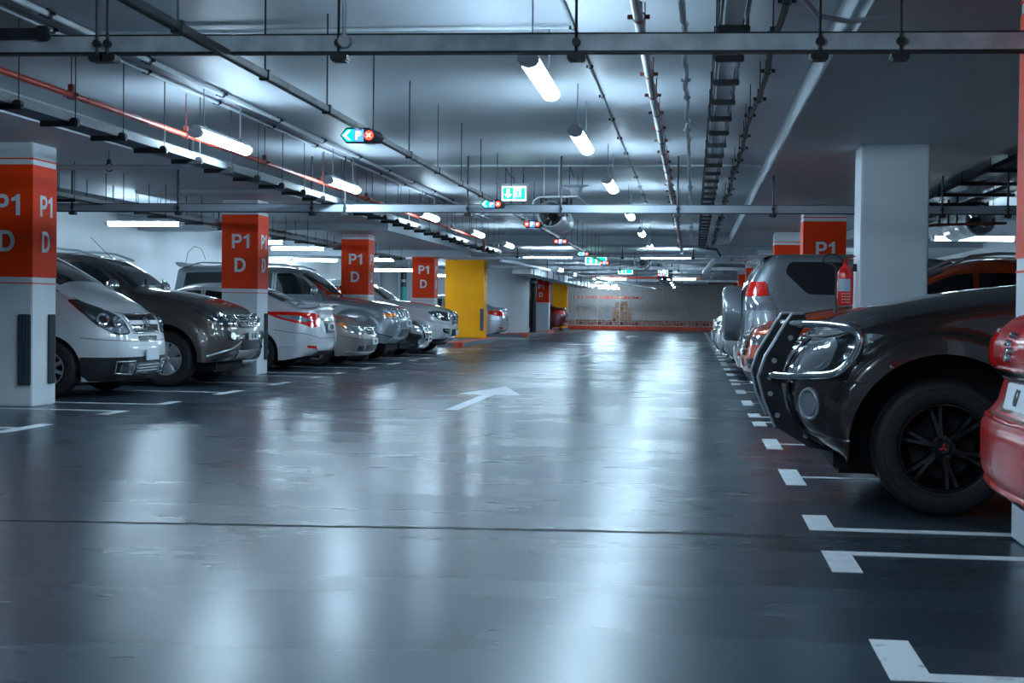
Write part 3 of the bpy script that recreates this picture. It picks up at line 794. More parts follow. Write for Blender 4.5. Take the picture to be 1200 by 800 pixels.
def silver_offroader():
    P = paint('silver_blue_paint', (.30, .335, .36), .6, .30)
    L = 4.85; r = car_root('suv', 'silver boxy off-roader with wide wheel arches, in front of the third red column', -6.27, 30.75, 'left', 'nose', L, 1.05)
    c = Car(r, P, L, .94, [(.34, .26), (.45, .12), (.60, .03), (.72, 0), (.82, .0), (.90, .04), (1.03, .07), (1.08, .10)],
            [(.4, -.05), (.6, 0), (1.1, -.02), (1.85, -.10)],
            [(.10, 1.075), (.3, 1.16), (.7, 1.24), (1.1, 1.30), (1.42, 1.335), (1.7, 1.58), (2.05, 1.83), (2.3, 1.90), (2.8, 1.94), (4.4, 1.94), (4.72, 1.90)],
            [(.1, 1.0), (.8, 1.12), (1.3, 1.22), (4.8, 1.26)], [(0, .34), (.3, .38), (1.4, .40), (4.0, .40), (4.8, .46)],
            [(.88, .48, .395, .26), (3.66, .48, .395, .26)], tum=.26, w0f=.74, Rf=.34, flare=.06, fw=.16, c=.08, chood=.08, p=5)
    c.under(); c.wheelset(M_SATIN, 6, .8, 'wide', .58)
    c.sided('headlight', M_LENS, 'f', [(.54, .92), (.74, .92), ('s', .20, .93), ('s', .30, 1.08), ('s', .14, 1.10), (.72, 1.07), (.54, 1.06)], off=.010, r=.02)
    c.sided('turn_lamp', M_ALENS, 'f', [(.66, .905), (.80, .905), ('s', .24, .92), ('s', .25, .99), (.72, .97)], off=.014, r=.02)
    c.patch('grille', M_BLKG, 'f', [(-.46, .90), (.46, .90), (.48, 1.07), (-.48, 1.07)], off=.008, both=False, r=.02)
    for y in (-.24, 0, .24): c.stroke('grille_bar', M_SATIN, 'f', [(y, .90), (y, 1.07)], .012, both=False, off=.014)
    c.stroke('grille_surround', P, 'f', [(-.49, 1.08), (-.47, .89), (.47, .89), (.49, 1.08)], .018, both=False, off=.008, closed=True)
    c.disc('fog_lamp', M_LENS, 'f', (.70, .74), .07, off=.02, ring=[(0, -.01), (.05, -.005), (.06, .0), (.07, .012), (.085, .012), (.09, -.02)])
    c.patch('lower_intake', M_BLK, 'f', [(-.46, .50), (.46, .50), (.42, .66), (-.42, .66)], off=.006, both=False, r=.03)
    c.stroke('bumper_trim', M_BLK, 'f', [('s', .40, .58), (.80, .50), (.5, .44), (0, .44)], .010, off=.0)
    c.plate('f', .78, .42, .14, .04, txt='18 225')
    c.tpatch('windshield', M_GLASS, [(1.48, -.76), (1.48, .76), (2.02, .70), (2.02, -.70)], r=.05)
    std_side(c, [[(1.62, 1.35), (1.98, 1.35), (2.55, 1.35), (2.55, 1.78), (2.25, 1.79), (1.98, 1.66)], [(2.65, 1.35), (3.45, 1.36), (3.45, 1.80), (2.65, 1.80)], [(3.6, 1.37), (4.55, 1.38), (4.5, 1.78), (3.6, 1.80)]],
             [[(1.46, .48), (1.50, 1.1), (1.52, 1.30), (2.15, 1.80), (3.4, 1.84)], [(2.60, .48), (2.60, 1.83)], [(1.46, .47), (3.1, .47)]], .4, 1.8, [(2.40, 1.14), (3.3, 1.14)])
    c.gaps([('f', [(0, 1.09), (.52, 1.095), ('s', .30, 1.13), ('s', .8, 1.20), ('s', 1.35, 1.27)]), ('f', [('s', .42, .88), ('s', .2, .87), (.6, .865), (0, .865)])])
    c.mirror(1.70, 1.40, M_CHROME, (.08, .12, .12))
    for sd in (1, -1):
        mb = MB(); mb.tube([(2.1, sd * .66, 1.88), (2.4, sd * .68, 1.965), (4.2, sd * .68, 1.99), (4.45, sd * .66, 1.93)], .016, 8); mb.build('roof_rail', M_SATIN, r, True, T=c.T)
    mb = MB(); mb.prism([(4.45, 1.93), (4.68, 2.00), (4.82, 2.00), (4.80, 1.95), (4.72, 1.90)], -.52, .52, T=lambda u, v, w: (u, w, v)); mb.build('spoiler', P, r, T=c.T)
    mb = MB(); mb.tube([(4.9, -.6, .95), (5.0, -.6, 1.5), (5.0, -.6, 2.0), (4.95, -.6, 2.25), (4.8, -.6, 2.38), (4.65, -.6, 2.33), (4.55, -.6, 2.1)], .006, 5); mb.build('antenna', M_DARKST, r, T=c.T)

def white_luxury():
    P = paint('white_pearl_paint', (.58, .60, .62), .3, .28)
    L = 4.8; r = car_root('suv', 'white luxury wagon with barred chrome grille, nose out in front of the fourth red column', -6.12, 36.35, 'left', 'nose', L, 1.04)
    c = Car(r, P, L, .95, [(.24, .34), (.34, .16), (.44, .04), (.58, 0), (.72, .02), (.84, .02), (.98, .04), (1.05, .09)],
            [(.4, -.05), (.6, 0), (1.1, -.02), (1.7, -.25)],
            [(.09, 1.05), (.25, 1.125), (.6, 1.20), (1.0, 1.26), (1.45, 1.31), (1.85, 1.56), (2.25, 1.745), (2.7, 1.80), (3.4, 1.79), (4.2, 1.72), (4.55, 1.58)],
            [(.1, .94), (.5, 1.04), (1.2, 1.12), (4.8, 1.2)], [(0, .24), (.3, .26), (1.4, .30), (4.0, .30), (4.8, .4)],
            [(.90, .44, .38, .25), (3.82, .44, .38, .25)], tum=.34, w0f=.62, Rf=.55, flare=.03, fw=.10, c=.09, chood=.09, DF=.45)
    c.under(); c.wheelset(M_SATIN, 5, .6, 'wide', .64)
    c.sided('headlight', M_LENSD, 'f', [(.50, .84), (.66, .79), ('s', .20, .82), ('s', .52, 1.02), ('s', .38, 1.05), ('s', .12, 1.03), (.54, 1.0)], off=.008, r=.05)
    for d in ((.66, .90), ('s', .22, .93)): c.disc('headlight_reflector', M_CHROME, 'f', d, .06, off=.018)
    c.patch('grille', M_BLKG, 'f', [(-.36, .72), (.36, .72), (.44, .98), (.38, 1.03), (-.38, 1.03), (-.44, .98)], off=.008, both=False, r=.03)
    for z in (.80, .92): c.stroke('grille_bar', M_CHROME, 'f', [(-.40, z), (.40, z)], .020, both=False, off=.02)
    c.stroke('grille_surround', M_CHROME, 'f', [(-.38, 1.04), (-.45, .98), (-.37, .715), (.37, .715), (.45, .98), (.38, 1.04)], .014, both=False, off=.012, closed=True)
    c.emblem('f', .86, EM_STAR, k=1.2, off=.06, r=.009)
    c.patch('lower_intake', M_BLK, 'f', [(-.36, .44), (.36, .44), (.42, .60), (-.42, .60)], off=.007, both=False, r=.03)
    c.sided('side_intake', M_BLKG, 'f', [(.54, .48), (.82, .52), (.84, .62), (.58, .62)], off=.007, r=.03)
    c.stroke('fog_lamp', M_CHROME, 'f', [(.58, .55), (.80, .58)], .012, off=.014)
    c.patch('lower_bumper', M_BLK, 'f', [(-.56, .25), (.7, .25), ('s', .46, .27), ('s', .46, .36), (.7, .37), (-.56, .38)], off=.010, both=True)
    c.patch('skid_plate', M_SATIN, 'f', [(-.45, .30), (.45, .30), (.5, .40), (-.5, .40)], off=.02, both=False, r=.02)
    c.plate('f', .52, .42, .12, .05, txt=None)
    c.tpatch('windshield', M_GLASS, [(1.52, -.76), (1.52, .76), (2.2, .62), (2.2, -.62)], r=.06)
    std_side(c, [[(1.72, 1.22), (2.5, 1.23), (2.5, 1.63), (2.3, 1.63), (2.05, 1.53)], [(2.6, 1.23), (3.4, 1.25), (3.35, 1.62), (2.6, 1.64)], [(3.5, 1.27), (4.2, 1.32), (4.0, 1.55), (3.5, 1.61)]],
             [[(1.52, .4), (1.52, 1.0), (1.58, 1.16)], [(2.55, .38), (2.55, 1.66)], [(1.52, .36), (3.2, .36)]], .3, 1.6, [(2.3, 1.05), (3.2, 1.07)])
    c.gaps([('f', [(.38, 1.05), (.54, 1.04), ('s', .35, 1.08), ('s', .9, 1.15), ('s', 1.4, 1.2)]), ('f', [('s', .44, .80), ('s', .2, .76), (.5, .70)])])
    c.mirror(1.82, 1.26, P)

# ---- the dark wagon with the bull bar, nearest on the right
def dark_suv():
    P = paint('charcoal_brown_paint', (.060, .052, .052), .55, .26)
    L = 4.75; r = car_root('suv', 'charcoal off-road wagon with black and chrome bull bar, large at the right edge', .57, 9.24, 'right', 'nose', L, 1.0)
    c = Car(r, P, L, .93, [(.30, .36), (.36, .24), (.45, .12), (.55, .05), (.66, .02), (.78, .03), (.90, .08), (.98, .14), (1.02, .18)],
            [(.4, -.05), (.6, 0), (1.1, -.02), (1.6, -.15)],
            [(.18, 1.03), (.28, 1.10), (.46, 1.18), (.75, 1.25), (1.1, 1.305), (1.45, 1.345), (1.62, 1.365), (2.0, 1.60), (2.4, 1.78), (2.8, 1.82), (4.3, 1.80), (4.6, 1.66)],
            [(.15, .92), (.5, 1.04), (1.2, 1.18), (4.7, 1.24)], [(0, .29), (.3, .30), (1.4, .36), (4.0, .36), (4.7, .42)],
            [(.86, .535, .392, .265), (3.66, .50, .392, .265)], tum=.32, w0f=.66, Rf=.60, flare=.05, fw=.12, c=.09, chood=.10, p=3.5, DF=.32, edge=1.)
    c.under(.7); c.wheelset(M_DRIM, 6, .42, 'twin', .655, 'diamonds', inset=.0)
    c.sided('headlight', M_LENSD, 'f', [(.46, .80), (.60, .76), (.78, .76), ('s', .24, .80), ('s', .50, .985), ('s', .57, 1.04), ('s', .36, 1.055), (.76, 1.02), (.50, .98)], off=.008, r=.05)
    c.sided('headlight_lens', M_LENS, 'f', [(.60, .80), (.76, .79), ('s', .22, .83), ('s', .28, 1.0), (.74, .99), (.60, .97)], off=.014, r=.05)
    c.sided('corner_lens', M_LENS, 'f', [('s', .33, .90), ('s', .44, .985), ('s', .53, 1.03), ('s', .38, 1.03)], off=.014, r=.03)
    for d, k in (((.68, .88), .07), (('s', .16, .90), .075), ((.54, .87), .06)):
        c.disc('headlight_reflector', M_CHROME, 'f', d, k, off=.024, ring=[(0, -.004), (.02, -.002), (k * .6, .0), (k, .004), (k * 1.06, -.01)])
    c.patch('grille', M_BLKG, 'f', [(-.40, .76), (.40, .76), (.44, .99), (-.44, .99)], off=.008, both=False, r=.04)
    mb = MB()
    for z in (.79, .825, .86, .895, .93, .965): c.stroke('', None, 'f', [(-.41, z), (.41, z)], .010, both=False, off=.016, mb=mb, build=False)
    mb.build('grille_bar', M_CHROME, r, True, T=c.T)
    c.stroke('grille_surround', M_CHROME, 'f', [(-.45, 1.0), (-.41, .75), (.41, .75), (.45, 1.0)], .014, both=False, off=.012, closed=True)
    c.patch('bumper_center', M_BLK, 'f', [(-.50, .36), (.50, .36), (.56, .72), (-.56, .72)], off=.010, both=False, r=.04)
    c.stroke('bumper_edge', M_BLKG, 'f', [(.57, .73), (.60, .60), (.56, .36)], .022, off=.006, both=False); c.stroke('bumper_edge', M_BLKG, 'f', [(-.57, .73), (-.60, .60), (-.56, .36)], .022, off=.006, both=False)
    # fog lamp tunnel
    c.disc('fog_surround', M_SATIN, 'f', (.79, .62), .07, off=.01, ring=[(.050, -.04), (.055, .0), (.062, .010), (.070, .006), (.074, -.02)], ry=1.35)
    c.disc('fog_blank', M_SATIN, 'f', (.79, .62), .05, off=.0, ring=[(0, .004), (.03, .006), (.050, .002), (.054, -.03)], ry=1.35)
    c.stroke('bumper_crease', P, 'f', [('s', .37, .415), ('s', .2, .425), (.70, .44), (.55, .47)], .010, off=-.001)
    g = [('f', [('s', .30, .755), ('s', .42, .76)]), ('f', [('s', .325, .30), ('s', .33, .42)]), ('f', [(0, 1.03), (.5, 1.035), ('s', .30, 1.065), ('s', .7, 1.14), ('s', 1.2, 1.20)])]
    arc = [('s', .86 + .655 * math.cos(a), .392 + .655 * math.sin(a)) for a in [PI * (1.0 - k / 24) for k in range(1, 24)] if .86 + .655 * math.cos(a) > .24]
    g.append(('f', arc)); c.gaps(g, .008)
    c.sided('mud_flap', M_RUB, 'f', [('s', 1.36, .26), ('s', 1.42, .26), ('s', 1.42, .42), ('s', 1.36, .42)], off=.0, deep=.05)
    c.tpatch('windshield', M_GLASS, [(1.70, -.74), (1.70, .74), (2.34, .64), (2.34, -.64)], r=.06)
    std_side(c, [[(1.85, 1.28), (2.55, 1.29), (2.55, 1.68), (2.40, 1.68), (2.12, 1.56)], [(2.65, 1.29), (3.5, 1.30), (3.45, 1.69), (2.65, 1.69)], [(3.6, 1.32), (4.3, 1.34), (4.1, 1.64), (3.6, 1.68)]],
             [[(1.62, .42), (1.62, 1.0), (1.68, 1.22)], [(2.60, .42), (2.60, 1.72)]], .3, 1.7, [(2.4, 1.08)])
    c.mirror(1.95, 1.32, M_CHROME, (.08, .13, .11))
    for sd in (1, -1):   # short chrome strip added to imitate a glint at the hood edge
        mb = MB(); mb.tube([(.44, sd * .72, 1.115), (.50, sd * .73, 1.135)], .012, 6); mb.build('glint_strip', M_CHROME, r, True, T=c.T)
    # bull bar: two plates, tubes round the lamps, lower skirt
    bb = None
    out = [(-.165, .760), (-.125, .885), (-.01, 1.085), (.03, 1.145), (.10, 1.150), (.115, 1.10), (.075, 1.02), (.01, .90), (-.02, .80), (-.03, .72), (.0, .58), (.06, .48), (.36, .345), (.40, .30), (.14, .34), (-.06, .46), (-.13, .62)]
    for y in (.50, -.50):
        mb = MB(); mb.prism(out, y - .006, y + .006, T=lambda u, v, w: (u, w, v))
        # rolled front flange
        fl = [(-.06, .46), (-.13, .62), (-.165, .760), (-.125, .885), (-.01, 1.085), (.03, 1.145), (.10, 1.150)]
        o = mb.build('bull_bar', M_DARKST, r, True, 40, c.T)
        MB().tube([(u - .004, y, v) for u, v in fl], .010, 8).build('edge_trim', M_SATIN, o, True, T=c.T)
        b = MB()
        for (u, v) in ((.045, 1.08), (.02, 1.0), (-.075, .86), (-.10, .76), (-.095, .66), (-.05, .53), (.12, .41)):
            for s2 in (-1, 1): b.cyl((u, y + s2 * .004, v), (u, y + s2 * .016, v), .016, 10)
        b.build('bolt', M_SATIN, o, True, T=c.T)
    for y in (.30, -.30):
        mb = MB(); mb.prism([(-.06, .70), (-.03, .95), (.05, 1.03), (.02, .95), (.0, .72)], y - .02, y + .02, T=lambda u, v, w: (u, w, v)); mb.build('bull_bar', M_DARKST, r, True, 40, c.T)
    for sd in (1, -1):
        y0 = .50
        loop = [(.03, .50, 1.085), (.10, .62, 1.085), (.17, .72, 1.085), (.25, .82, 1.08), (.335, .93, 1.065), (.375, .97, 1.02), (.365, .97, .95), (.32, .955, .87), (.24, .93, .805), (.12, .80, .785), (.02, .66, .775), (-.07, .57, .775), (-.10, .50, .775)]
        lp = [Vector((x, y * sd, z)) for x, y, z in loop]
        dn = []
        for i in range(len(lp) - 1):      # catmull-rom
            p0, p1, p2, p3 = lp[max(i - 1, 0)], lp[i], lp[i + 1], lp[min(i + 2, len(lp) - 1)]
            for k in range(5):
                t = k / 5; dn.append(.5 * ((2 * p1) + (p2 - p0) * t + (2 * p0 - 5 * p1 + 4 * p2 - p3) * t * t + (3 * p1 - p0 - 3 * p2 + p3) * t**3))
        dn.append(lp[-1])
        mb = MB(); mb.tube(dn, .025, 12)
        for q in (lp[2], lp[3], lp[10]): mb.ball(q, .027, .027, .027, 6)
        mb.build('lamp_guard', M_CHROME, r, True, 60, c.T)
    for z, x in ((1.085, .03), (.775, -.10)):
        mb = MB(); mb.cyl((x, -.5, z), (x, .5, z), .024, 12); mb.build('cross_tube', M_CHROME, r, True, T=c.T)
    mb = MB(); mb.tube([(.10, .5, .40), (.10, -.5, .40)], .03, 10); mb.tube([(-.02, -.50, .50), (-.02, .50, .50)], .018, 8); mb.build('lower_tube', M_DARKST, r, True, T=c.T)
    for sd in (1, -1):
        mb = MB(); mb.tube([(.44, sd * .52, .33), (.42, sd * .52, .24), (.47, sd * .52, .21), (.53, sd * .52, .23), (.54, sd * .52, .30), (.53, sd * .52, .34)], .014, 8); mb.build('tow_hook', M_DARKST, r, True, T=c.T)
    c.plate('f', .60, .42, .12, .05, txt='9 3308')

def orange_suv():
    P = paint('burnt_orange_paint', (.62, .075, .012), .3, .25)
    L = 4.6; r = car_root('suv', 'orange crossover behind the plain white column, beyond the charcoal wagon', .63, 17.1, 'right', 'nose', L, 1.02)
    c = Car(r, P, L, .90, [(.24, .30), (.32, .14), (.44, .04), (.56, 0), (.68, .02), (.80, .04), (.92, .07), (.98, .14)],
            [(.4, -.05), (.6, 0), (1.1, -.02), (1.6, -.25)],
            [(.14, .98), (.3, 1.045), (.6, 1.12), (1.0, 1.19), (1.25, 1.225), (1.6, 1.42), (2.05, 1.62), (2.3, 1.70), (2.75, 1.76), (3.3, 1.755), (4.1, 1.68), (4.4, 1.5)],
            [(.1, .86), (.5, .97), (1.2, 1.06), (4.6, 1.14)], [(0, .24), (.3, .26), (1.4, .28), (4.0, .28), (4.6, .36)],
            [(.90, .42, .36, .23), (3.60, .42, .36, .23)], tum=.36, w0f=.62, Rf=.55, flare=.03, fw=.10, c=.09, chood=.09, DF=.45)
    c.under(); c.wheelset(M_SATIN, 5, .5, 'wide', .62)
    c.sided('headlight', M_LENS, 'f', [(.54, .79), (.66, .76), ('s', .16, .78), ('s', .44, .885), ('s', .24, .89), (.66, .86), (.54, .85)], off=.008, r=.03)
    c.patch('grille', M_BLKG, 'f', [(-.34, .66), (.34, .66), (.48, .93), (-.48, .93)], off=.008, both=False, r=.03)
    for z in (.71, .76, .81, .86, .91): c.stroke('grille_bar', M_SATIN, 'f', [(-.40, z), (.40, z)], .009, both=False, off=.014)
    c.stroke('grille_surround', M_CHROME, 'f', [(-.50, .96), (-.33, .65), (.33, .65), (.50, .96)], .018, both=False, off=.014)
    c.emblem('f', .82, EM_N, k=1.1, off=.05, r=.009)
    c.patch('lower_bumper', M_BLK, 'f', [(-.56, .26), (.70, .26), ('s', .40, .28), ('s', .42, .44), (.70, .46), (-.56, .44)], off=.010, both=True)
    c.patch('skid_plate', M_SATIN, 'f', [(-.5, .27), (.5, .27), (.54, .33), (-.54, .33)], off=.02, both=False, r=.02)
    c.sided('fog_lamp', M_LENSD, 'f', [(.56, .50), (.78, .52), (.80, .62), (.58, .61)], off=.010, r=.03)
    c.plate('f', .55, .42, .12, .03, txt='61 5')
    c.tpatch('windshield', M_GLASS, [(1.32, -.72), (1.32, .72), (2.12, .60), (2.12, -.60)], r=.06)
    std_side(c, [[(1.50, 1.15), (2.42, 1.17), (2.42, 1.585), (2.2, 1.56), (1.85, 1.41)], [(2.48, 1.17), (3.3, 1.19), (3.28, 1.585), (2.48, 1.59)], [(3.36, 1.2), (4.1, 1.26), (3.8, 1.52), (3.36, 1.575)]],
             [[(1.40, .4), (1.40, .95), (1.45, 1.1)], [(2.45, .38), (2.45, 1.62)]], .3, 1.6, [(2.3, 1.0)])
    c.stroke('window_trim', M_CHROME, 'f', [('s', 1.42, 1.13), ('s', 2.4, 1.145), ('s', 4.15, 1.24)], .009, off=.003)
    for sd in (1, -1):
        mb = MB(); mb.tube([(2.15, sd * .62, 1.65), (2.4, sd * .65, 1.775), (2.7, sd * .66, 1.805), (3.9, sd * .65, 1.78), (4.1, sd * .62, 1.69)], .017, 8); mb.build('roof_rail', M_SATIN, r, True, T=c.T)
    c.gaps([('f', [(0, .99), (.5, .98), ('s', .35, 1.0), ('s', .8, 1.06), ('s', 1.3, 1.12)])])
    c.mirror(1.66, 1.18, P)

def grey_suv_tail():
    P = paint('steel_grey_paint', (.30, .33, .355), .55, .30)
    L = 4.75; r = car_root('suv', 'grey off-road wagon, tail to the aisle with a round spare wheel cover, right row', .66, 19.45, 'right', 'tail', L, 1.03)
    c = Car(r, P, L, .94, [(.3, .2), (.5, 0), (.9, .05), (1.0, .1)],
            [(.42, -.06), (.55, .0), (.75, .0), (1.0, -.015), (1.32, -.03), (1.5, -.09), (1.7, -.20), (1.78, -.25)],
            [(.1, 1.02), (.8, 1.16), (1.35, 1.22), (2.0, 1.72), (2.3, 1.82), (3.2, 1.875), (4.1, 1.87), (4.4, 1.855), (L - .25, 1.80)],
            [(.1, .9), (1.2, 1.14), (4.7, 1.24)], [(0, .34), (1.4, .38), (4.0, .38), (4.75, .42)],
            [(.88, .46, .39, .26), (3.68, .46, .39, .26)], tum=.25, w0f=.68, Rf=.45, w0r=.76, Rr=.40, flare=.035, fw=.12, c=.09, chood=.09, DR=.5)
    c.under(); c.wheelset(M_SATIN, 6, .7, 'wide', .60)
    c.sided('tail_light', M_RLENS, 'r', [(.74, 1.315), ('s', L - .14, 1.315), ('s', L - .30, 1.33), ('s', L - .27, 1.50), (.76, 1.50), (.70, 1.45)], off=.014, r=.02)
    c.sided('tail_light_lens', M_LENS, 'r', [(.74, 1.15), ('s', L - .14, 1.14), ('s', L - .42, 1.15), ('s', L - .31, 1.31), (.74, 1.31)], off=.012, r=.02)
    c.sided('rear_side_window', M_GLASS, 'r', [('s', L - .50, 1.62), ('s', L - .56, 1.755), ('s', L - 1.25, 1.755), ('s', L - 1.28, 1.34), ('s', L - .78, 1.35)], off=.006, r=.05)
    c.tpatch('windshield', M_GLASS, [(1.42, -.74), (1.42, .74), (1.98, .64), (1.98, -.64)], r=.06)
    std_side(c, [[(1.62, 1.27), (2.4, 1.27), (2.4, 1.72), (2.2, 1.72), (1.9, 1.56)], [(2.5, 1.27), (3.3, 1.28), (3.3, 1.74), (2.5, 1.74)]],
             [[(1.45, .5), (1.5, 1.2)], [(2.45, .5), (2.45, 1.76)], [(3.38, .9), (3.38, 1.76)]], .4, 1.8, [(3.2, 1.12)])
    c.patch('rear_window', M_GLASS, 'r', [(-.58, 1.30), (.58, 1.30), (.54, 1.66), (-.54, 1.66)], off=.008, both=False, r=.04)
    c.patch('rear_bumper', paint('silver_bumper_paint', (.46, .49, .52), .5, .3), 'r', [(-.70, .44), (.74, .44), ('s', L - .36, .46), ('s', L - .34, .66), (.74, .68), (-.70, .68)], off=.05, both=True, deep=.02, r=.02)
    c.sided('bumper_reflector', M_RLENS, 'r', [(.62, .56), (.78, .57), (.78, .62), (.62, .61)], off=.056)
    c.gaps([('r', [('s', L - .42, .72), ('s', L - .40, 1.14)]), ('r', [(.71, .72), (.71, 1.3), (.62, 1.75)])])
    mb = MB(); mb.prism([(L - .34, 1.845), (L - .18, 1.86), (L - .04, 1.80), (L - .06, 1.775), (L - .22, 1.80)], -.60, .60, T=lambda u, v, w: (u, w, v)); mb.build('spoiler', P, r, T=c.T)
    # spare wheel cover
    zc = 1.10; x0 = L + .02
    mb = MB(); mb.lathe([(0, .225), (.22, .228), (.27, .235), (.31, .228), (.345, .205), (.36, .17), (.365, .0), (.30, -.0), (0, 0)], (x0, .05, zc), 'x', 48)
    o = mb.build('spare_wheel_cover', paint('cover_grey_paint', (.20, .225, .25), .4, .32), r, True, 30, c.T)
    c.mirror(1.7, 1.3, P)

def red_hatch_tail():
    P = paint('bright_red_paint', (.52, .001, .001), .0, .22)
    L = 4.4; r = car_root('car', 'glossy red car cut off by the right edge, only its tail in view', 1.235, 5.74, 'right', 'tail', L, 1.0)
    c = Car(r, P, L, .85, [(.2, .1), (.4, 0), (.7, .1), (.76, .16)],
            [(.36, -.17), (.42, -.065), (.47, -.02), (.52, -.002), (.64, .0), (.70, .0), (.735, -.02), (.755, -.06), (.80, -.075), (.895, -.10), (.905, -.105), (.92, -.10), (.93, -.045), (.97, -.030), (1.03, -.03), (1.08, -.052), (1.12, -.075)],
            [(.16, .76), (.6, .93), (1.25, 1.04), (2.1, 1.42), (2.7, 1.46), (3.3, 1.38), (3.85, 1.20), (4.1, 1.175), (4.25, 1.17), (L - .075, 1.145)],
            [(.1, .72), (1.2, .92), (3.6, .99), (4.4, .98)], [(0, .2), (1.4, .2), (3.6, .22), (4.1, .34), (4.4, .37)],
            [(.85, .36, .31, .2), (3.45, .36, .31, .2)], tum=.4, w0r=.66, Rr=.60, chood=.06, DR=.5, bow=.04)
    c.under(.5); c.wheelset(M_SATIN, 5, .5, 'wide', .62)
    c.sided('tail_light', M_RLENS, 'r', [(.46, .94), (.62, .94), ('s', L - .25, .95), ('s', L - .45, 1.0), ('s', L - .25, 1.10), (.6, 1.09), (.46, 1.07)], off=.010, r=.03)
    for k in range(4):
        c.disc('lamp_cell', M_CHROME, 'r', (.02 + .028 * (k % 2), .985 + .028 * k), .014, off=.022, both=False, n=10)
    c.patch('trunk_trim', M_CHROME, 'r', [(-.36, .925), (.36, .925), (.36, .937), (-.36, .937)], off=.012, both=False)
    c.patch('plate_recess', paint('dark_red_recess', (.24, .006, .008), .25, .25), 'r', [(-.33, .755), (.33, .755), (.36, .885), (-.36, .885)], off=.003, both=False, r=.02)
    c.plate('r', .825, .40, .11, .012, y0=0, txt='67', tilt=.2)
    c.stroke('bumper_crease', P, 'r', [(-.6, .735), (.60, .735), ('s', L - .25, .74), ('s', L - .5, .76)], .012, both=False, off=.0)
    c.stroke('bumper_lip', P, 'r', [(-.6, .455), (.60, .455), ('s', L - .25, .46)], .016, both=False, off=.0)
    c.patch('lower_bumper', M_BLK, 'r', [(-.5, .375), (.5, .375), (.52, .43), (-.52, .43)], off=.008, both=False, r=.02)
    c.gaps([('r', [(0, .745), (.5, .745)]), ('r', [(0, .91), (.4, .905), (.6, .90)])])
    c.tpatch('rear_window', M_GLASS, [(3.05, -.5), (3.05, .5), (3.75, .6), (3.75, -.6)], r=.06)
    std_side(c, [[(1.5, 1.0), (2.4, 1.01), (2.4, 1.33), (2.0, 1.28)], [(2.5, 1.01), (3.3, 1.03), (3.0, 1.28), (2.5, 1.33)]], [[(2.45, .3), (2.45, 1.3)]], .2, 1.3)

def far_suv(label, col, X, Y, nm, end='nose'):
    P = paint(nm, col, .45, .28)
    L = 4.7; r = car_root('suv', label, X, Y, 'right', end, L, 1.03)
    c = Car(r, P, L, .92, [(.34, .2), (.45, .06), (.6, 0), (.75, .02), (.9, .05), (1.0, .1)],
            [(.4, -.05), (.6, 0), (1.1, -.02), (1.7, -.15)],
            [(.10, 1.02), (.3, 1.10), (.8, 1.18), (1.35, 1.23), (1.9, 1.62), (2.3, 1.78), (2.8, 1.83), (4.3, 1.80), (4.6, 1.7)],
            [(.1, .9), (1.2, 1.12), (4.7, 1.22)], [(0, .34), (1.4, .36), (4.0, .36), (4.7, .42)],
            [(.88, .45, .375, .25), (3.6, .45, .375, .25)], tum=.3, flare=.03, fw=.12)
    c.under(); c.wheelset(M_SATIN, 6, .7, 'wide', .60)
    c.sided('headlight', M_LENS, 'f', [(.50, .82), (.72, .82), ('s', .22, .85), ('s', .4, 1.0), (.70, 1.0), (.5, .97)], off=.008, r=.03)
    c.patch('grille', M_BLKG, 'f', [(-.40, .74), (.40, .74), (.44, .98), (-.44, .98)], off=.008, both=False, r=.03)
    for z in (.79, .85, .91): c.stroke('grille_bar', M_CHROME, 'f', [(-.40, z), (.40, z)], .014, both=False, off=.016)
    c.patch('lower_intake', M_BLK, 'f', [(-.5, .42), (.5, .42), (.5, .58), (-.5, .58)], off=.008, both=False, r=.03)
    c.stroke('bumper_trim', M_CHROME, 'f', [(-.6, .42), (.6, .42), ('s', .2, .44)], .03, both=False, off=.02)
    c.disc('fog_lamp', M_CHROME, 'f', (.66, .58), .06, off=.014)
    c.tpatch('windshield', M_GLASS, [(1.42, -.74), (1.42, .74), (2.1, .64), (2.1, -.64)], r=.06)
    std_side(c, [[(1.6, 1.25), (2.4, 1.26), (2.4, 1.66), (2.0, 1.58)], [(2.5, 1.26), (4.2, 1.3), (4.0, 1.65), (2.5, 1.67)]], [[(1.5, .45), (1.5, 1.2)]], .3, 1.6)
    c.plate('f', .66, .42, .12, .03)
    c.mirror(1.7, 1.3, M_CHROME)
EXPO = 1.4

# ------------------------------------------------------------------ camera
def make_camera():
    TH, RO, PT = math.atan(211 / 1667.), .0125, math.atan(37.6 / 1667.)
    f = Vector((-math.sin(TH) * math.cos(PT), math.cos(TH) * math.cos(PT), -math.sin(PT)))
    r0 = Vector((math.cos(TH), math.sin(TH), 0)); u0 = r0.cross(f)
    Rv = r0 * math.cos(RO) + u0 * math.sin(RO); Uv = u0 * math.cos(RO) - r0 * math.sin(RO)
    cd = bpy.data.cameras.new('camera'); cd.lens = 1667 / 1200 * 36; cd.sensor_width = 36; cd.sensor_fit = 'HORIZONTAL'
    cd.clip_start = .05; cd.clip_end = 300
    cd.dof.use_dof = True; cd.dof.focus_distance = 17.; cd.dof.aperture_fstop = 10.
    co = bpy.data.objects.new('camera', cd); COL.objects.link(co)
    co.matrix_world = Matrix(((Rv.x, Uv.x, -f.x, 0), (Rv.y, Uv.y, -f.y, 0), (Rv.z, Uv.z, -f.z, 1.15), (0, 0, 0, 1)))
    SC.camera = co
make_camera()

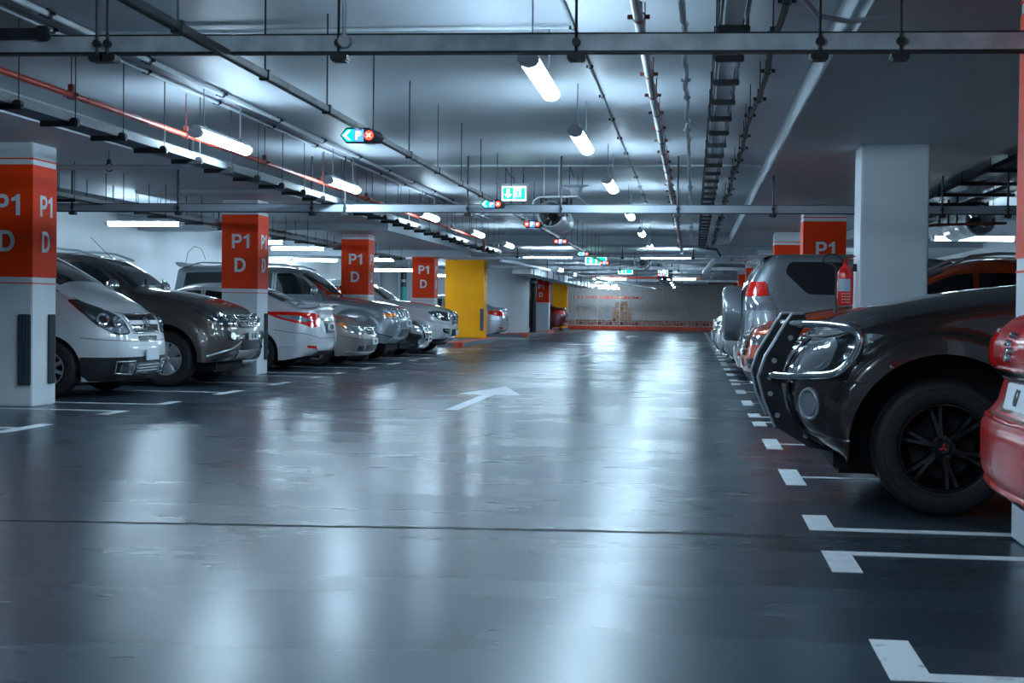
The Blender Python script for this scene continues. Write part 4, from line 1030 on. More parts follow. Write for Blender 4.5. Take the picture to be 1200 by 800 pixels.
# ------------------------------------------------------------------ the setting
XL, XR, YB, YF, ZC = -12.6, 7.4, -5., 97., 3.15
mb = MB(); mb.box(XL - .2, XR + .2, YB - .2, YF + .2, -.2, 0)
FLOOR = struct(mb.build('floor', M_FLOOR))
mb = MB(); mb.box(XL - .2, XR + .2, YB - .2, YF + .2, ZC, ZC + .3)
CEIL = struct(mb.build('ceiling', M_CEIL))
def beam(x0, x1, y0, y1, z, bev=.0):
    m = MB(); m.box(x0, x1, y0, y1, z, ZC + .02, bev=bev); return m.build('ceiling_beam', M_CEIL, CEIL)
beam(-8.85, -6.42, YB, 15.7, 2.93); beam(-8.85, -6.42, 15.7, 21.8, 2.98); beam(-8.85, -6.42, 21.8, 29.6, 2.93); beam(-8.85, -6.42, 29.6, 39.4, 2.79)
beam(.92, 3.25, YB, 38.0, 2.90)
beam(.915, 3.6, 4.6, 8.68, 2.78)
beam(-6.42, .92, 38.0, YF, 2.92); beam(.92, 7.4, 38.0, YF, 2.88); beam(-12.6, -6.28, 39.3, 40.1, 2.60); beam(-12.6, -6.42, 40.1, YF, 2.86)
beam(-6.42, .92, 58., 58.6, 2.78); beam(-9.4, .92, 84.6, 85.6, 2.74)
beam(3.25, 7.4, 31, 31.6, 2.75)
beam(-12.6, -8.85, 31.2, 31.8, 2.85)
for nm, b in (('wall_left', (XL - .2, XL, YB, YF, 0, ZC)), ('wall_right', (XR, XR + .2, YB, YF, 0, ZC)), ('wall_back', (XL, XR, YB - .2, YB, 0, ZC)), ('wall_front', (XL, XR, YF, YF + .2, 0, ZC))):
    mb = MB(); mb.box(*b); struct(mb.build(nm, M_WALL))
# white core with a rounded corner between the islands
pl = [(-12.58, 60.), (-9.1, 60.)] + [(-9.1 + 1.95 * math.sin(a), 61.95 - 1.95 * math.cos(a)) for a in [PI / 2 * k / 14 for k in range(15)]] + [(-7.15, 62.4), (-12.58, 62.4)]
mb = MB(); mb.prism(pl, 0, 2.9); struct(mb.build('wall_core', M_WALL, None, True, 30))

def floor_part(name, polys, m, z=.0025):
    mb = MB()
    for p in polys: mb.prism(p, -.001, z)
    return mb.build(name, m, FLOOR)
def rect(x0, x1, y0, y1): return [(x0, y0), (x1, y0), (x1, y1), (x0, y1)]
# bay markings: pairs of L marks at each column, T marks between
def l_mark(side, y, toward, worn=False):
    """line at y, its block reaching towards (-1) or away from (+1) the camera"""
    if side == 'right': xs, x1 = .635, 5.3; bx = (xs, xs + .135)
    else: xs, x1 = -6.03, -10.8; bx = (xs - .135, xs)
    b = rect(bx[0], bx[1], y, y + .56) if toward > 0 else rect(bx[0], bx[1], y - .56, y)
    a, c = (y, y + .10) if toward > 0 else (y - .10, y)
    ln = rect(min(bx[1], x1) if side == 'right' else x1, x1 if side == 'right' else bx[0], a, c)
    floor_part('bay_line', [b, ln], M_WORN if worn else M_LINE)
def t_mark(side, y):
    if side == 'right': b = rect(.64, .775, y - .48, y + .48); ln = rect(.775, 5.3, y - .035, y + .035)
    else: b = rect(-6.165, -6.03, y - .48, y + .48); ln = rect(-10.8, -6.165, y - .05, y + .05)
    floor_part('bay_line', [b, ln], M_LINE)
l_mark('right', 4.56, 1, True); 
for k in range(9):
    d = 8.15 * k
    l_mark('right', 7.0 + d, -1); l_mark('right', 7.66 + d, 1); t_mark('right', 10.12 + d); t_mark('right', 12.62 + d)
for k in range(9):
    d = 8.2 * k
    if 41 < 14.8 + d < 52 or 57 < 14.8 + d < 71: continue
    l_mark('left', 14.75 + d, -1); l_mark('left', 15.75 + d, 1)
    if k not in (3,): t_mark('left', 18.25 + d); t_mark('left', 20.6 + d)
t_mark('left', 12.4)
def arrow(x, y, s=1.): floor_part('direction_arrow', [[(x - .075, y), (x + .075, y), (x + .075, y + 3.0 * s), (x - .075, y + 3.0 * s)], [(x - .42, y + 3.05 * s), (x - .075, y + 3.0 * s), (x + .075, y + 3.0 * s), (x + .42, y + 3.05 * s), (x - .03, y + 5.0 * s)]], M_LINE)
arrow(-2.70, 15.93)
arrow(-2.65, 35.3); arrow(-2.75, 60.5)
floor_part('direction_arrow', [rect(-3.95, -2.9, 47.2, 47.9), [(-3.0, 46.8), (-2.85, 46.8), (-2.75, 50.2), (-2.9, 50.2)], [(-3.9, 47.1), (-3.9, 48.2), (-4.5, 47.6)]], M_LINE)
# expansion joints in the screed
def joint(pts, w):
    top = []; bot = []
    for (x0, y0), (x1, y1) in zip(pts, pts[1:]):
        for k in range(40):
            t = k / 40; x = x0 + (x1 - x0) * t; y = y0 + (y1 - y0) * t + random.uniform(-.008, .008); ww = w * random.uniform(.6, 1.3)
            top.append((x, y + ww)); bot.append((x, y - ww))
    mb = MB(); n = len(top)
    mb.add([(x, y, .0015) for x, y in top] + [(x, y, .0015) for x, y in bot], [(i, i + n, i + n + 1, i + 1) for i in range(n - 1)])
    mb.build('floor_joint', noisy('dark_joint_filler', (.006, .008, .009), (.02, .024, .028), 30, (.6, .8)), FLOOR)
joint([(-11, 6.4), (-3.6, 7.1), (-.9, 7.36), (1.7, 7.53), (5, 7.7)], .026)
joint([(-11, 23.3), (-3, 23.6), (.5, 23.7)], .022)
joint([(-11, 31.2), (.5, 31.4)], .02)

# ------------------------------------------------------------------ columns
def glyph_mb(txt, h, depth):
    """bold grotesque P, D and 1 built from strips; centred"""
    mb = MB(); t = .20; x = 0.; z0, z1 = -depth / 2, depth / 2
    def q(pts): mb.prism([((x + u) * h, (v - .5) * h) for u, v in pts], z0, z1)
    def bowl(y0, y1, xc, rx):
        yc, ry = (y0 + y1) / 2, (y1 - y0) / 2; N = 14
        for k in range(N):
            a, b = PI / 2 - PI * k / N, PI / 2 - PI * (k + 1) / N
            q([(xc + rx * math.cos(b), yc + ry * math.sin(b)), (xc + rx * math.cos(a), yc + ry * math.sin(a)), (xc + (rx - t) * math.cos(a), yc + (ry - t * .9) * math.sin(a)), (xc + (rx - t) * math.cos(b), yc + (ry - t * .9) * math.sin(b))])
    W = []
    for ch in txt:
        if ch == 'P':
            q([(0, 0), (t, 0), (t, 1), (0, 1)]); q([(t, 1 - t * .9), (.42, 1 - t * .9), (.42, 1), (t, 1)]); q([(t, .36), (.42, .36), (.42, .36 + t * .9), (t, .36 + t * .9)]); bowl(.36, 1, .42, .32); x += .86
        elif ch == 'D':
            q([(0, 0), (t, 0), (t, 1), (0, 1)]); q([(t, 1 - t * .9), (.38, 1 - t * .9), (.38, 1), (t, 1)]); q([(t, 0), (.38, 0), (.38, t * .9), (t, t * .9)]); bowl(0, 1, .38, .44); x += .94
        else:
            q([(.22, 0), (.22 + t, 0), (.22 + t, 1), (.27, 1), (.22, .94)]); q([(0, .66), (.0, .82), (.14, .87), (.22, .94), (.27, 1), (.22, .70), (.12, .68)]); x += .5
    w = (x - .12) * h / 2
    mb.v = [(a - w, b, c) for a, b, c in mb.v]; return mb
def column(x0, x1, y0, y1, label, style='red', z_top=2.93, dz=0., guards=True, zb=0., faces='fx'):
    r = empty('column', ((x0 + x1) / 2, (y0 + y1) / 2, zb), 0, label, 'column')
    ox, oy = (x0 + x1) / 2, (y0 + y1) / 2; hx, hy = (x1 - x0) / 2, (y1 - y0) / 2
    T = Matrix.Translation((-ox, -oy, -zb))
    def ring(name, m, za, zc, e=.004):
        b = MB(); b.box(x0 - e, x1 + e, y0 - e, y1 + e, za, zc, bev=.006); return b.build(name, m, r, T=T)
    b = MB(); b.box(x0, x1, y0, y1, zb, z_top, bev=.012); b.build('shaft', M_YEL if style == 'yellow' else M_COLW, r, T=T)
    if style == 'red':
        ring('painted_band', M_RED, 1.435 + dz, 2.69 + dz)
        ring('painted_stripe', M_RED, 2.735 + dz, 2.762 + dz); ring('painted_stripe', M_RED, 1.362 + dz, 1.385 + dz)
        for txt, z, hgt in (('P1', 2.24, .235), ('D', 1.84, .235)):
            t = glyph_mb(txt, hgt, .006)
            t.build('lettering', M_LET, r, T=T @ Matrix.Translation(((x0 + x1) / 2 + .01, y0 - .006, z + dz)) @ Matrix.Rotation(PI / 2, 4, 'X'))
            t.build('lettering', M_LET, r, T=T @ Matrix.Translation((x1 + .006, (y0 + y1) / 2 + .02, z + dz)) @ Matrix.Rotation(PI / 2, 4, 'Z') @ Matrix.Rotation(PI / 2, 4, 'X'))
    if style == 'yellow':
        t = text_mb('P1-D-02', .10, .006, .02, 1.0)
        t.build('lettering', M_GUARD, r, T=T @ Matrix.Translation((x1 + .006, (y0 + y1) / 2 - .1, 2.35)) @ Matrix.Rotation(PI / 2, 4, 'Z') @ Matrix.Rotation(PI / 2, 4, 'X') @ Matrix.Rotation(-PI / 2, 4, 'Z'))
    if guards:
        for (gx, gy, sx, sy) in ((x1 - .10, y0, 1, -1), (x1, y1 - .08, 1, 1)):
            b = MB()
            if sy < 0:
                b.box(x1 - .155, x1 - .005, y0 - .028, y0 - .002, zb + .24, zb + 1.03, bev=.008)
                for q in (.12, .085, .05): b.box(x1 - q - .012, x1 - q + .006, y0 - .036, y0 - .026, zb + .25, zb + 1.02)
            else:
                b.box(x1 + .002, x1 + .028, y1 - .22, y1 - .06, zb + .24, zb + 1.03, bev=.008)
                for q in (.18, .14, .10): b.box(x1 + .026, x1 + .036, y1 - q - .008, y1 - q + .008, zb + .25, zb + 1.02)
            b.build('corner_guard', M_GUARD, r, T=T)
    return r
ORD = ['nearest', 'second nearest', 'third nearest', 'fourth nearest', 'fifth nearest', 'sixth nearest', 'seventh nearest', 'eighth nearest', 'ninth nearest', 'tenth nearest']
LC = ['red and white column at the left edge of the picture, beside the white van', 'red and white column between the brown-grey wagon and the white saloon',
      'red and white column rising behind the silver boxy off-roader', 'red and white column just left of the wide yellow column']
for k in range(4):
    y = 14.95 + 8.21 * k
    column(-7.87, -7.25, y, y + .60, LC[k])
column(-8.62, -7.24, 49.2, 50.0, 'wide yellow column on the red-kerbed island', 'yellow', 2.90, guards=False, zb=.14)
mb = MB(); mb.box(-7.36, -7.235, 49.17, 49.2, .40, 1.16, bev=.005); o = mb.build('corner_guard', M_GUARD, bpy.data.objects['column.004'], T=Matrix.Translation((7.93, -49.6, -.14)))
column(-8.08, -7.24, 71.9, 72.5, 'red column over the dark red saloon, far down the left side', 'red', 2.86, guards=False, dz=.08)
column(-8.05, -7.2, 81.9, 82.5, 'yellow column standing beside the far lattice screen', 'yellow', 2.86, guards=False, zb=.13)
column(1.65, 2.32, 7.02, 7.60, 'red and white column at the right edge, above the glossy red car', 'red', 2.80, guards=False)
column(1.715, 2.40, 15.1, 15.7, 'plain white column with a fire extinguisher, on the right side', 'plain', 2.92, guards=False)
for k, lb in ((2, 'red column lettered P1 behind the grey off-road wagon, right of the aisle'), (3, 'red column partly hidden behind the lettered one, right of the aisle'), (5, 'distant red column above the spare wheel of the grey off-road wagon'), (6, 'farthest red column of the right row, a sliver beside its neighbour')):
    y = 7.0 + 8.15 * k
    column(1.75, 2.42, y, y + .6, lb, 'red', 2.90, dz=-.06, guards=k < 4)
column(1.75, 2.42, 39.6, 40.2, 'white column hidden behind the grey wagon roof, right row', 'plain', 2.90, guards=False)

# ------------------------------------------------------------------ kerbs, islands
def island(pts, label, y_end):
    """kerbed island: painted kerb round a grey slab"""
    r = empty('kerb_island', (pts[0][0], pts[0][1], 0), 0, label, 'kerb')
    T = Matrix.Translation((-pts[0][0], -pts[0][1], 0))
    mb = MB(); mb.prism(pts, 0, .125); mb.build('paving', noisy('island_paving', (.13, .15, .17), (.18, .20, .22), 4, (.6, .8), .05), r, T=T)
    cx = sum(p[0] for p in pts) / len(pts); cy = sum(p[1] for p in pts) / len(pts)
    for (a, b) in zip(pts, pts[1:]):
        d = (Vector(b) - Vector(a)); n = max(1, int(d.length / 4.)); u = d.normalized(); w = Vector((u.y, -u.x))
        mb = MB()
        q = [Vector(a), Vector(b), Vector(b) - w * .22, Vector(a) - w * .22]
        tp = [Vector(a) - w * .04, Vector(b) - w * .04, Vector(b) - w * .2, Vector(a) - w * .2]
        mb.add([(v.x, v.y, 0) for v in q] + [(v.x, v.y, .15) for v in tp], [(0, 1, 2, 3), (4, 7, 6, 5), (0, 4, 5, 1), (1, 5, 6, 2), (2, 6, 7, 3), (3, 7, 4, 0)])
        mb.build('kerb_stone', M_KERB, r, T=T)
M_KERB = noisy('orange_kerb_paint', (.72, .055, .02), (.82, .11, .06), 4, (.4, .6), .05)
island([(-10.5, 42.3), (-7.7, 42.2), (-6.85, 42.0), (-7.05, 51.3), (-10.5, 51.3)], 'orange-kerbed island under the wide yellow column', 0)
island([(-9.6, 59.6), (-9.6, 58.9), (-8.3, 58.9), (-6.8, 58.6), (-6.95, 71.3), (-7.13, 71.3), (-7.13, 61.7), (-7.9, 60.3)], 'orange-kerbed island along the rounded white wall', 0)
island([(-8.6, 79.2), (-7.2, 79.2), (-7.2, 83.9), (-8.6, 83.9)], 'small orange-kerbed island beside the dark red saloon, by the far lattice', 0)
mb = MB(); mb.box(-8.9, 2.0, 84.5, 84.9, 0, .24, bev=.03); tag(mb.build('kerb', M_KERB), 'long orange kerb along the foot of the far lattice screen', 'kerb')

# ------------------------------------------------------------------ far lattice screen
def lattice():
    x0, pw, z0, z1, y = -8.32, 1.335, .26, 2.74, 85.2; n = 8
    r = empty('lattice_screen', (-3.2, y, 0), 0, 'cream perforated lattice screen closing the far end of the aisle', 'screen'); T = Matrix.Translation((3.2, -y, 0))
    rnd = random.Random(3)
    pat = [[rnd.choice('ODXLRTB') for _ in range(6)] for _ in range(11)]
    for p in range(n):
        mb = MB(); xa = x0 + p * pw
        cw = pw / 6; ch = (z1 - z0) / 11
        for i in range(6):
            for j in range(11):
                cx, cz = xa + cw * (i + .5), z0 + ch * (j + .5); t = pat[(j + p * 3) % 11][(i + p * 2) % 6]; w = .030
                a, b = cw / 2, ch / 2
                def bar(u0, u1, v0, v1): mb.box(cx + u0, cx + u1, y - .012, y + .012, cz + v0, cz + v1)
                bar(-a, a, -b, -b + w); bar(-a, -a + w, -b + w, b)
                if t == 'O': bar(-.055, .055, -.055, .055)
                elif t == 'D': bar(-.08, .08, -.018, .018); bar(-.018, .018, .018, .08)
                elif t == 'X': bar(-a + w, a, -.02, .02)
                elif t == 'L': bar(-.02, .02, -b + w, b)
                elif t == 'T': bar(-.08, .08, .03, .07)
                elif t == 'R': bar(.0, a, -.03, .03); bar(-.03, .0, -.03, b)
        mb.build('lattice_panel', M_TAN, r, T=T)
    for p in range(n + 1):
        mb = MB(); xa = x0 + p * pw; mb.box(xa - .035, xa + .035, y - .05, y + .05, .24, 2.78, bev=.008); mb.build('post', M_POST, r, T=T)
    mb = MB(); mb.box(x0, x0 + n * pw, y - .04, y + .04, 2.74, 2.80); mb.build('top_rail', M_POST, r, T=T)
    mb = MB(); mb.box(x0, x0 + n * pw, y - .04, y + .04, .20, .27); mb.build('bottom_rail', M_POST, r, T=T)
lattice()
mb = MB(); mb.box(2.38, 2.9, 84.4, 85.4, 0, 2.9); tag(mb.build('column', M_RED), 'narrow red column closing the right end of the far lattice', 'column')
# things seen through the lattice
mb = MB(); mb.box(-7.9, -3.2, 95., 95.1, 1.95, 2.12); tag(mb.build('guard_rail', M_KERB), 'orange rail behind the left half of the far lattice', 'rail')
mb = MB(); mb.box(-5.2, -3.9, 92.8, 93.8, .0, 1.35, bev=.05); mb.box(-5.0, -4.2, 92.9, 93.7, 1.35, 1.75, bev=.05); tag(mb.build('booth', M_YEL), 'yellow block standing behind the middle of the far lattice', 'booth')
mb = MB(); mb.box(-8., 1.6, 91.8, 92.0, .02, .55, bev=.02); tag(mb.build('barrier', M_KERB), 'low orange barrier behind the far lattice', 'barrier')

# ------------------------------------------------------------------ lights
def light_proto():
    r = empty('tube_light', (0, 0, 0))
    mb = MB(); n = 10
    # wrap-around diffuser
    pr = [(.062 * math.cos(a), .045 * math.sin(a) - .005) for a in [2 * PI * k / 16 for k in range(16)]]
    mb.prism(pr, -.70, .70, T=lambda u, v, w: (u, w, v)); mb.build('diffuser', M_TUBE, r, True, 50)
    mb = MB(); mb.box(-.034, .034, -.74, .74, .036, .062, bev=.006)
    aa = [math.radians(42 + 96 * k / 8) for k in range(9)]
    mb.prism([(.066 * math.cos(a), .049 * math.sin(a) - .004) for a in aa] + [(.058 * math.cos(a), .043 * math.sin(a)) for a in aa[::-1]], -.72, .72, T=lambda u, v, w: (u, w, v))
    for s in (-1, 1):
        pr2 = [(.066 * math.cos(a), .049 * math.sin(a) - .005) for a in [2 * PI * k / 16 for k in range(16)]]
        mb.prism(pr2, s * .70, s * .76, T=lambda u, v, w: (u, w, v))
    mb.build('housing', M_TUBEH, r)
    for s in (-1, 1):
        mb = MB(); mb.cyl((0, s * .52, .06), (0, s * .52, .44), .006, 6); mb.box(-.02, .02, s * .52 - .02, s * .52 + .02, .055, .085); mb.build('hanger_rod', M_GREYCOND, r)
    return r
LP = light_proto(); used = [False]
def tube(x, y, z, label, group, cross=False):
    o = LP if not used[0] else copy_tree(LP); used[0] = True
    o.location = (x, y, z); o.rotation_euler = (0, 0, PI / 2 if cross else 0); tag(o, label, 'light', group); return o
OR = ['nearest', 'second', 'third', 'fourth', 'fifth', 'sixth', 'seventh', 'eighth']
for i, y in enumerate((9.5, 13.04, 17.6, 23.0, 28.3, 33.9)):
    tube(-1.03, y, 2.70, 'lit tube light, %s from the camera in the right hanging row over the aisle' % OR[i], 'tube lights over the right of the aisle')
for i, y in enumerate((13.03, 17.7, 23.6, 29.0, 34.0)):
    tube(-4.43, y, 2.70, 'lit tube light, %s from the camera in the left hanging row over the aisle' % OR[i], 'tube lights over the left of the aisle')
# first follows the bright near ceiling; the pair over the camera is added fill
for x, y in ((-1.03, 4.9), (-1.03, .2), (-4.43, .2)):
    tube(x, y, 2.70, 'lit tube light out of view at the near end, those over the camera added as fill', 'tube lights out of view near the camera')
for i, (x, y, z, t) in enumerate(((-10.4, 26.07, 2.70, 'lit crosswise tube light by the left wall, nearest to the camera'), (-10.3, 32.6, 2.66, 'lit crosswise tube light by the left wall, just left of the second red column'),
        (-10.42, 36.8, 2.70, 'long lit crosswise tube light between the second and third red columns, upper one'), (-9.4, 40.9, 2.56, 'lit crosswise tube light between the second and third red columns, right one'),
        (-12.6 + .85, 43.5, 2.62, 'lit crosswise tube light between the second and third red columns, lowest one'))):
    tube(x, y, z, t, 'crosswise tube lights over the left bays', True)
for i, (x, y, z, t) in enumerate(((-4.18, 41.1, 2.70, 'lit crosswise tube light over the far aisle, left of the green signs'), (-.78, 41.0, 2.70, 'lit crosswise tube light over the far aisle, right of the green signs'),
        (-3.55, 61., 2.52, 'lit crosswise tube light low before the far lattice, left one'), (-.6, 60., 2.52, 'lit crosswise tube light low before the far lattice, right one'), (-5.1, 83.6, 2.62, 'lit crosswise tube light above the lattice, farthest left'))):
    tube(x, y, z, t, 'crosswise tube lights over the far aisle', True)
for i, (x, y) in enumerate(((-1.03, 47.5), (-4.43, 47.5), (-4.43, 53.5), (-4.43, 66.), (-1.03, 66.), (-4.43, 72), (-1.03, 72), (-1.03, 78), (-4.43, 78))):
    tube(x, y, 2.50, 'small tube light carrying on the aisle rows, added to brighten the far end', 'tube lights added to brighten the aisle end')  # rows carried on into the distance, added to brighten the far aisle
tube(5.1, 27.0, 2.56, 'lit crosswise tube light at the far right, above the orange crossover', 'crosswise tube lights over the right bays', True)
for (x, y, z, l) in ((-10.2, 48., 2.45, 'crosswise tube light behind the third red column, added to light the left bays'), (-9.8, 55, 2.45, 'crosswise tube light behind the wide yellow column, added to light the left bays'), (-10.2, 76, 2.45, 'crosswise tube light beyond the rounded white wall, added to light the left side'), (5.1, 40, 2.45, 'lit crosswise tube light far along the right wall'), (5.1, 52, 2.45, 'lit crosswise tube light farthest along the right wall'), (-10.4, 19.0, 2.70, 'unseen crosswise tube light behind the nearest column, added to light the left bays'), (-5.4, 93.5, 2.62, 'lit tube light behind the far lattice, left of the middle')):
    tube(x, y, z, l, None, True)  # the left-hand ones are extra, added to light up the left bays

# ------------------------------------------------------------------ struts, trays, pipes
def rod(mb, x, y, z0, z1=ZC, r=.006): mb.cyl((x, y, z0), (x, y, z1), r, 6)
def strut(y, zl, zr, xl, xr, h, label, rods, m, sleeve=None):
    r = empty('support_channel', ((xl + xr) / 2, y, (zl + zr) / 2), 0, label, 'channel'); T = Matrix.Translation((-(xl + xr) / 2, -y, -(zl + zr) / 2))
    def zz(x): return zl + (zr - zl) * (x - xl) / (xr - xl)
    def bar(name, mm, y0, y1, a, b):
        mb = MB(); mb.add([(x, yy, zz(x) + q) for x in (xl, xr) for yy in (y0, y1) for q in (a, b)], [(0, 1, 3, 2), (4, 6, 7, 5), (0, 4, 5, 1), (2, 3, 7, 6), (0, 2, 6, 4), (1, 5, 7, 3)]); return mb.build(name, mm, r, T=T)
    bar('web', m, y, y + .006, -h / 2 + .006, h / 2 - .006)
    bar('flange', M_DARKST, y - .004, y + .06, h / 2 - .006, h / 2 + .002); bar('flange', M_DARKST, y - .004, y + .06, -h / 2 - .004, -h / 2 + .008)
    for i, x in enumerate(rods):
        mb = MB(); rod(mb, x, y - .012, zz(x) - h / 2 - .05, ZC, .008 if y < 10 else .014)
        mb.box(x - .045, x + .045, y - .03, y + .07, zz(x) - h / 2 - .045, zz(x) - h / 2 - .004, bev=.008)
        mb.cyl((x, y - .03, zz(x)), (x, y + .01, zz(x)), .022, 8); mb.build('hanger_rod', M_DARKST, r, T=T)
    return r
s1 = strut(7.4, 2.585, 2.508, -7., 3.6, .098, 'galvanised channel spanning the whole ceiling, nearest to the camera', (-3.22, -3.16, -1.88, -.62, .62, 1.02), M_STEEL)
mb = MB(); mb.box(-4.6, -3.52, 7.36, 7.39, 2.585, 2.645, bev=.006); mb.box(-3.56, -3.48, 7.35, 7.39, 2.575, 2.655, bev=.01); mb.build('cover_box', M_DARKST, s1, T=Matrix.Translation((1.7, -7.4, -2.5465)))
mb = MB(); mb.lathe([(0, -.03), (.03, -.03), (.036, -.024), (.036, 0)], (-1.845, 7.385, 2.555), 'y', 20); mb.cyl((-1.845, 7.36, 2.57), (-1.845, 7.36, 3.15), .012, 8); mb.build('pipe_stub', M_STEEL, s1, True, T=Matrix.Translation((1.7, -7.4, -2.5465)))
s2 = strut(18.5, 2.462, 2.472, -12.2, 7., .11, 'grey channel spanning the ceiling in the middle distance, under the exit sign', (-8.4, -6.9, -5.05, -4.6, -2.95, -1.72, -.21, 1.0, 3.1, 3.9), M_GREYCOND)
strut(40.5, 2.72, 2.72, -8., 5., .10, 'pale channel across the far ceiling beyond the last aisle lights', (-5, -2, 0, 2), M_STEEL)
strut(49., 2.62, 2.62, -7., 5., .12, 'pale channel across the ceiling before the distant tube lights', (-5, -2.5, -.5, 2), M_STEEL)
strut(64., 2.52, 2.52, -5.6, 5., .12, 'farthest pale channel across the ceiling before the lattice', (-5, -2.5, -.5, 2), M_STEEL)

def pipe(name, label, cat, pts, r, m, clamps=None, n=10, group=None, mc=None, hang=True, rc=None):
    o = empty(name, pts[0], 0, label, cat, group); T = Matrix.Translation([-a for a in pts[0]])
    mb = MB(); mb.tube(pts, r, n); mb.build('run', m, o, True, 50, T)
    if clamps:
        for (x, y, z) in clamps:
            mb = MB(); rr = rc or r * 1.35
            mb.lathe([(rr, -.02), (rr * 1.15, -.018), (rr * 1.15, .018), (rr, .02)], (x, y, z), 'y', 12)
            mb.box(x - rr * 1.9, x - rr, y - .012, y + .012, z - .012, z + .012); mb.box(x + rr, x + rr * 1.9, y - .012, y + .012, z - .012, z + .012)
            if hang: rod(mb, x, y, z + rr * .9, ZC, .005); mb.box(x - .02, x + .02, y - .02, y + .02, z + rr, z + rr + .05)
            mb.build('clamp', mc or M_DARKST, o, True, T=T)
    return o
ys = lambda a, b, s: [a + s * k for k in range(int((b - a) / s) + 1)]
pipe('sprinkler_pipe', 'red sprinkler pipe running along the left side of the aisle ceiling', 'pipe', [(-4.78, 1., 2.76), (-4.78, 15, 2.76), (-4.78, 31, 2.73), (-4.62, 31.3, 2.70), (-4.62, 31.4, 2.45)], .024, M_REDPIPE, [(-4.78, y, 2.76 - .03 * max(0, (y - 15)) / 16) for y in ys(3.0, 30.5, 2.5)], mc=M_RUST)
pipe('riser_pipe', 'pale dirty pipe with red clamps, right of the hanging lights', 'pipe', [(-.34, 1., 2.85), (-.33, 36, 2.85), (-.33, 41, 2.80)], .030, M_PALEPIPE, [(-.335, y, 2.85) for y in ys(2.3, 40, 1.0)], mc=M_RUST, rc=.034)
rw = random.Random(5)
wv = [(-.085 + .03 * y / 30 + rw.uniform(-.012, .012), y, 2.93 + .035 * math.sin(y * 4.2) + rw.uniform(-.01, .01)) for y in ys(1., 36, .22)]
pipe('flexible_conduit', 'sagging white flexible conduit beside the clamped pale pipe', 'conduit', wv, .019, M_WHPIPE, [(p[0], p[1], p[2]) for p in wv[4::14]], mc=M_WHPIPE, rc=.020)
wv = [(.49 + .012 * math.sin(y * 1.3) + rw.uniform(-.008, .008), y, 2.86 + .018 * math.sin(y * 2.1)) for y in ys(1., 37.5, .3)]
pipe('cable_bundle', 'dark bundle of cables clamped below the ceiling, right of the cable ladder', 'cable', wv, .020, M_DARKST, [(p[0], p[1], p[2]) for p in wv[3::4]], rc=.026)
pipe('conduit', 'thin grey conduit on the ceiling between the hanging lights and the clamped pipe', 'conduit', [(-.86, 1, 3.13), (-.86, 27, 3.13)], .011, M_GREYCOND, [(-.86, y, 3.13) for y in ys(2, 26, 1.6)], hang=False)
pipe('conduit', 'pale ceiling conduit on the left, the right one of the pair', 'conduit', [(-4.36, 1, 3.11), (-4.36, 12.2, 3.11), (-4.40, 31, 3.11)], .022, M_WHPIPE, [(-4.36, y, 3.11) for y in ys(2, 30, 1.8)], hang=False)
pipe('conduit', 'pale ceiling conduit on the left, the left one of the pair', 'conduit', [(-4.60, 1, 3.12), (-4.62, 31, 3.12)], .016, M_WHPIPE, [(-4.61, y, 3.12) for y in ys(2.6, 30, 1.8)], hang=False)
pipe('conduit', 'thin pale conduit crossing the ceiling just beyond the nearest channel', 'conduit', [(-4.3, 9.95, 3.125), (-.9, 9.95, 3.125)], .012, M_WHPIPE)
pipe('conduit', 'pale conduit crossing the ceiling behind the green exit sign', 'conduit', [(-4.4, 19.4, 3.12), (.9, 19.4, 3.12)], .016, M_WHPIPE)
pipe('conduit', 'grey flexible hose curving off the ceiling above the nearest channel at top right', 'conduit', [(.46, 7.0, 2.84), (.52, 7.3, 2.74), (.62, 7.5, 2.68), (.78, 7.6, 2.67), (1.0, 7.65, 2.70)], .014, M_GREYCOND)
# lighting drops: thin leads from conduit D
def trunking():
    r = empty('sign_trunking', (-2.5, 2, 2.5), 0, 'long dark trunking with hanging rods that carries the lit parking signs', 'trunking'); T = Matrix.Translation((2.5, -2, -2.5))
    mb = MB(); mb.box(-2.522, -2.478, .5, 42, 2.478, 2.522, bev=.004); mb.build('run', M_DARKST, r, T=T)
    for y in ys(1.0, 41.5, 1.42):
        mb = MB(); rod(mb, -2.5, y, 2.52, ZC, .006); mb.box(-2.53, -2.47, y - .02, y + .02, 2.47, 2.53); mb.build('hanger_rod', M_DARKST, r, T=T)
trunking()
def tray_l():
    r = empty('cable_tray', (-4.8, 5, 2.5), 0, 'grey cable tray on dark brackets along the left side of the aisle', 'cable tray'); T = Matrix.Translation((4.8, -5, -2.5))
    mb = MB(); mb.box(-4.93, -4.72, 3, 35, 2.535, 2.54); mb.box(-4.935, -4.93, 3, 35, 2.535, 2.60); mb.box(-4.72, -4.715, 3, 35, 2.535, 2.60)
    mb.box(-4.93, -4.72, 3, 35, 2.60, 2.606); mb.build('tray', M_TRAY, r, T=T)
    for y in ys(3.0, 34.5, .915):
        mb = MB(); mb.box(-4.94, -4.64, y - .02, y + .02, 2.495, 2.533); mb.box(-4.70, -4.64, y - .035, y + .035, 2.505, 2.56, bev=.01); rod(mb, -4.665, y, 2.53, r=.0045)
        mb.build('bracket', M_DARKST, r, T=T)
tray_l()
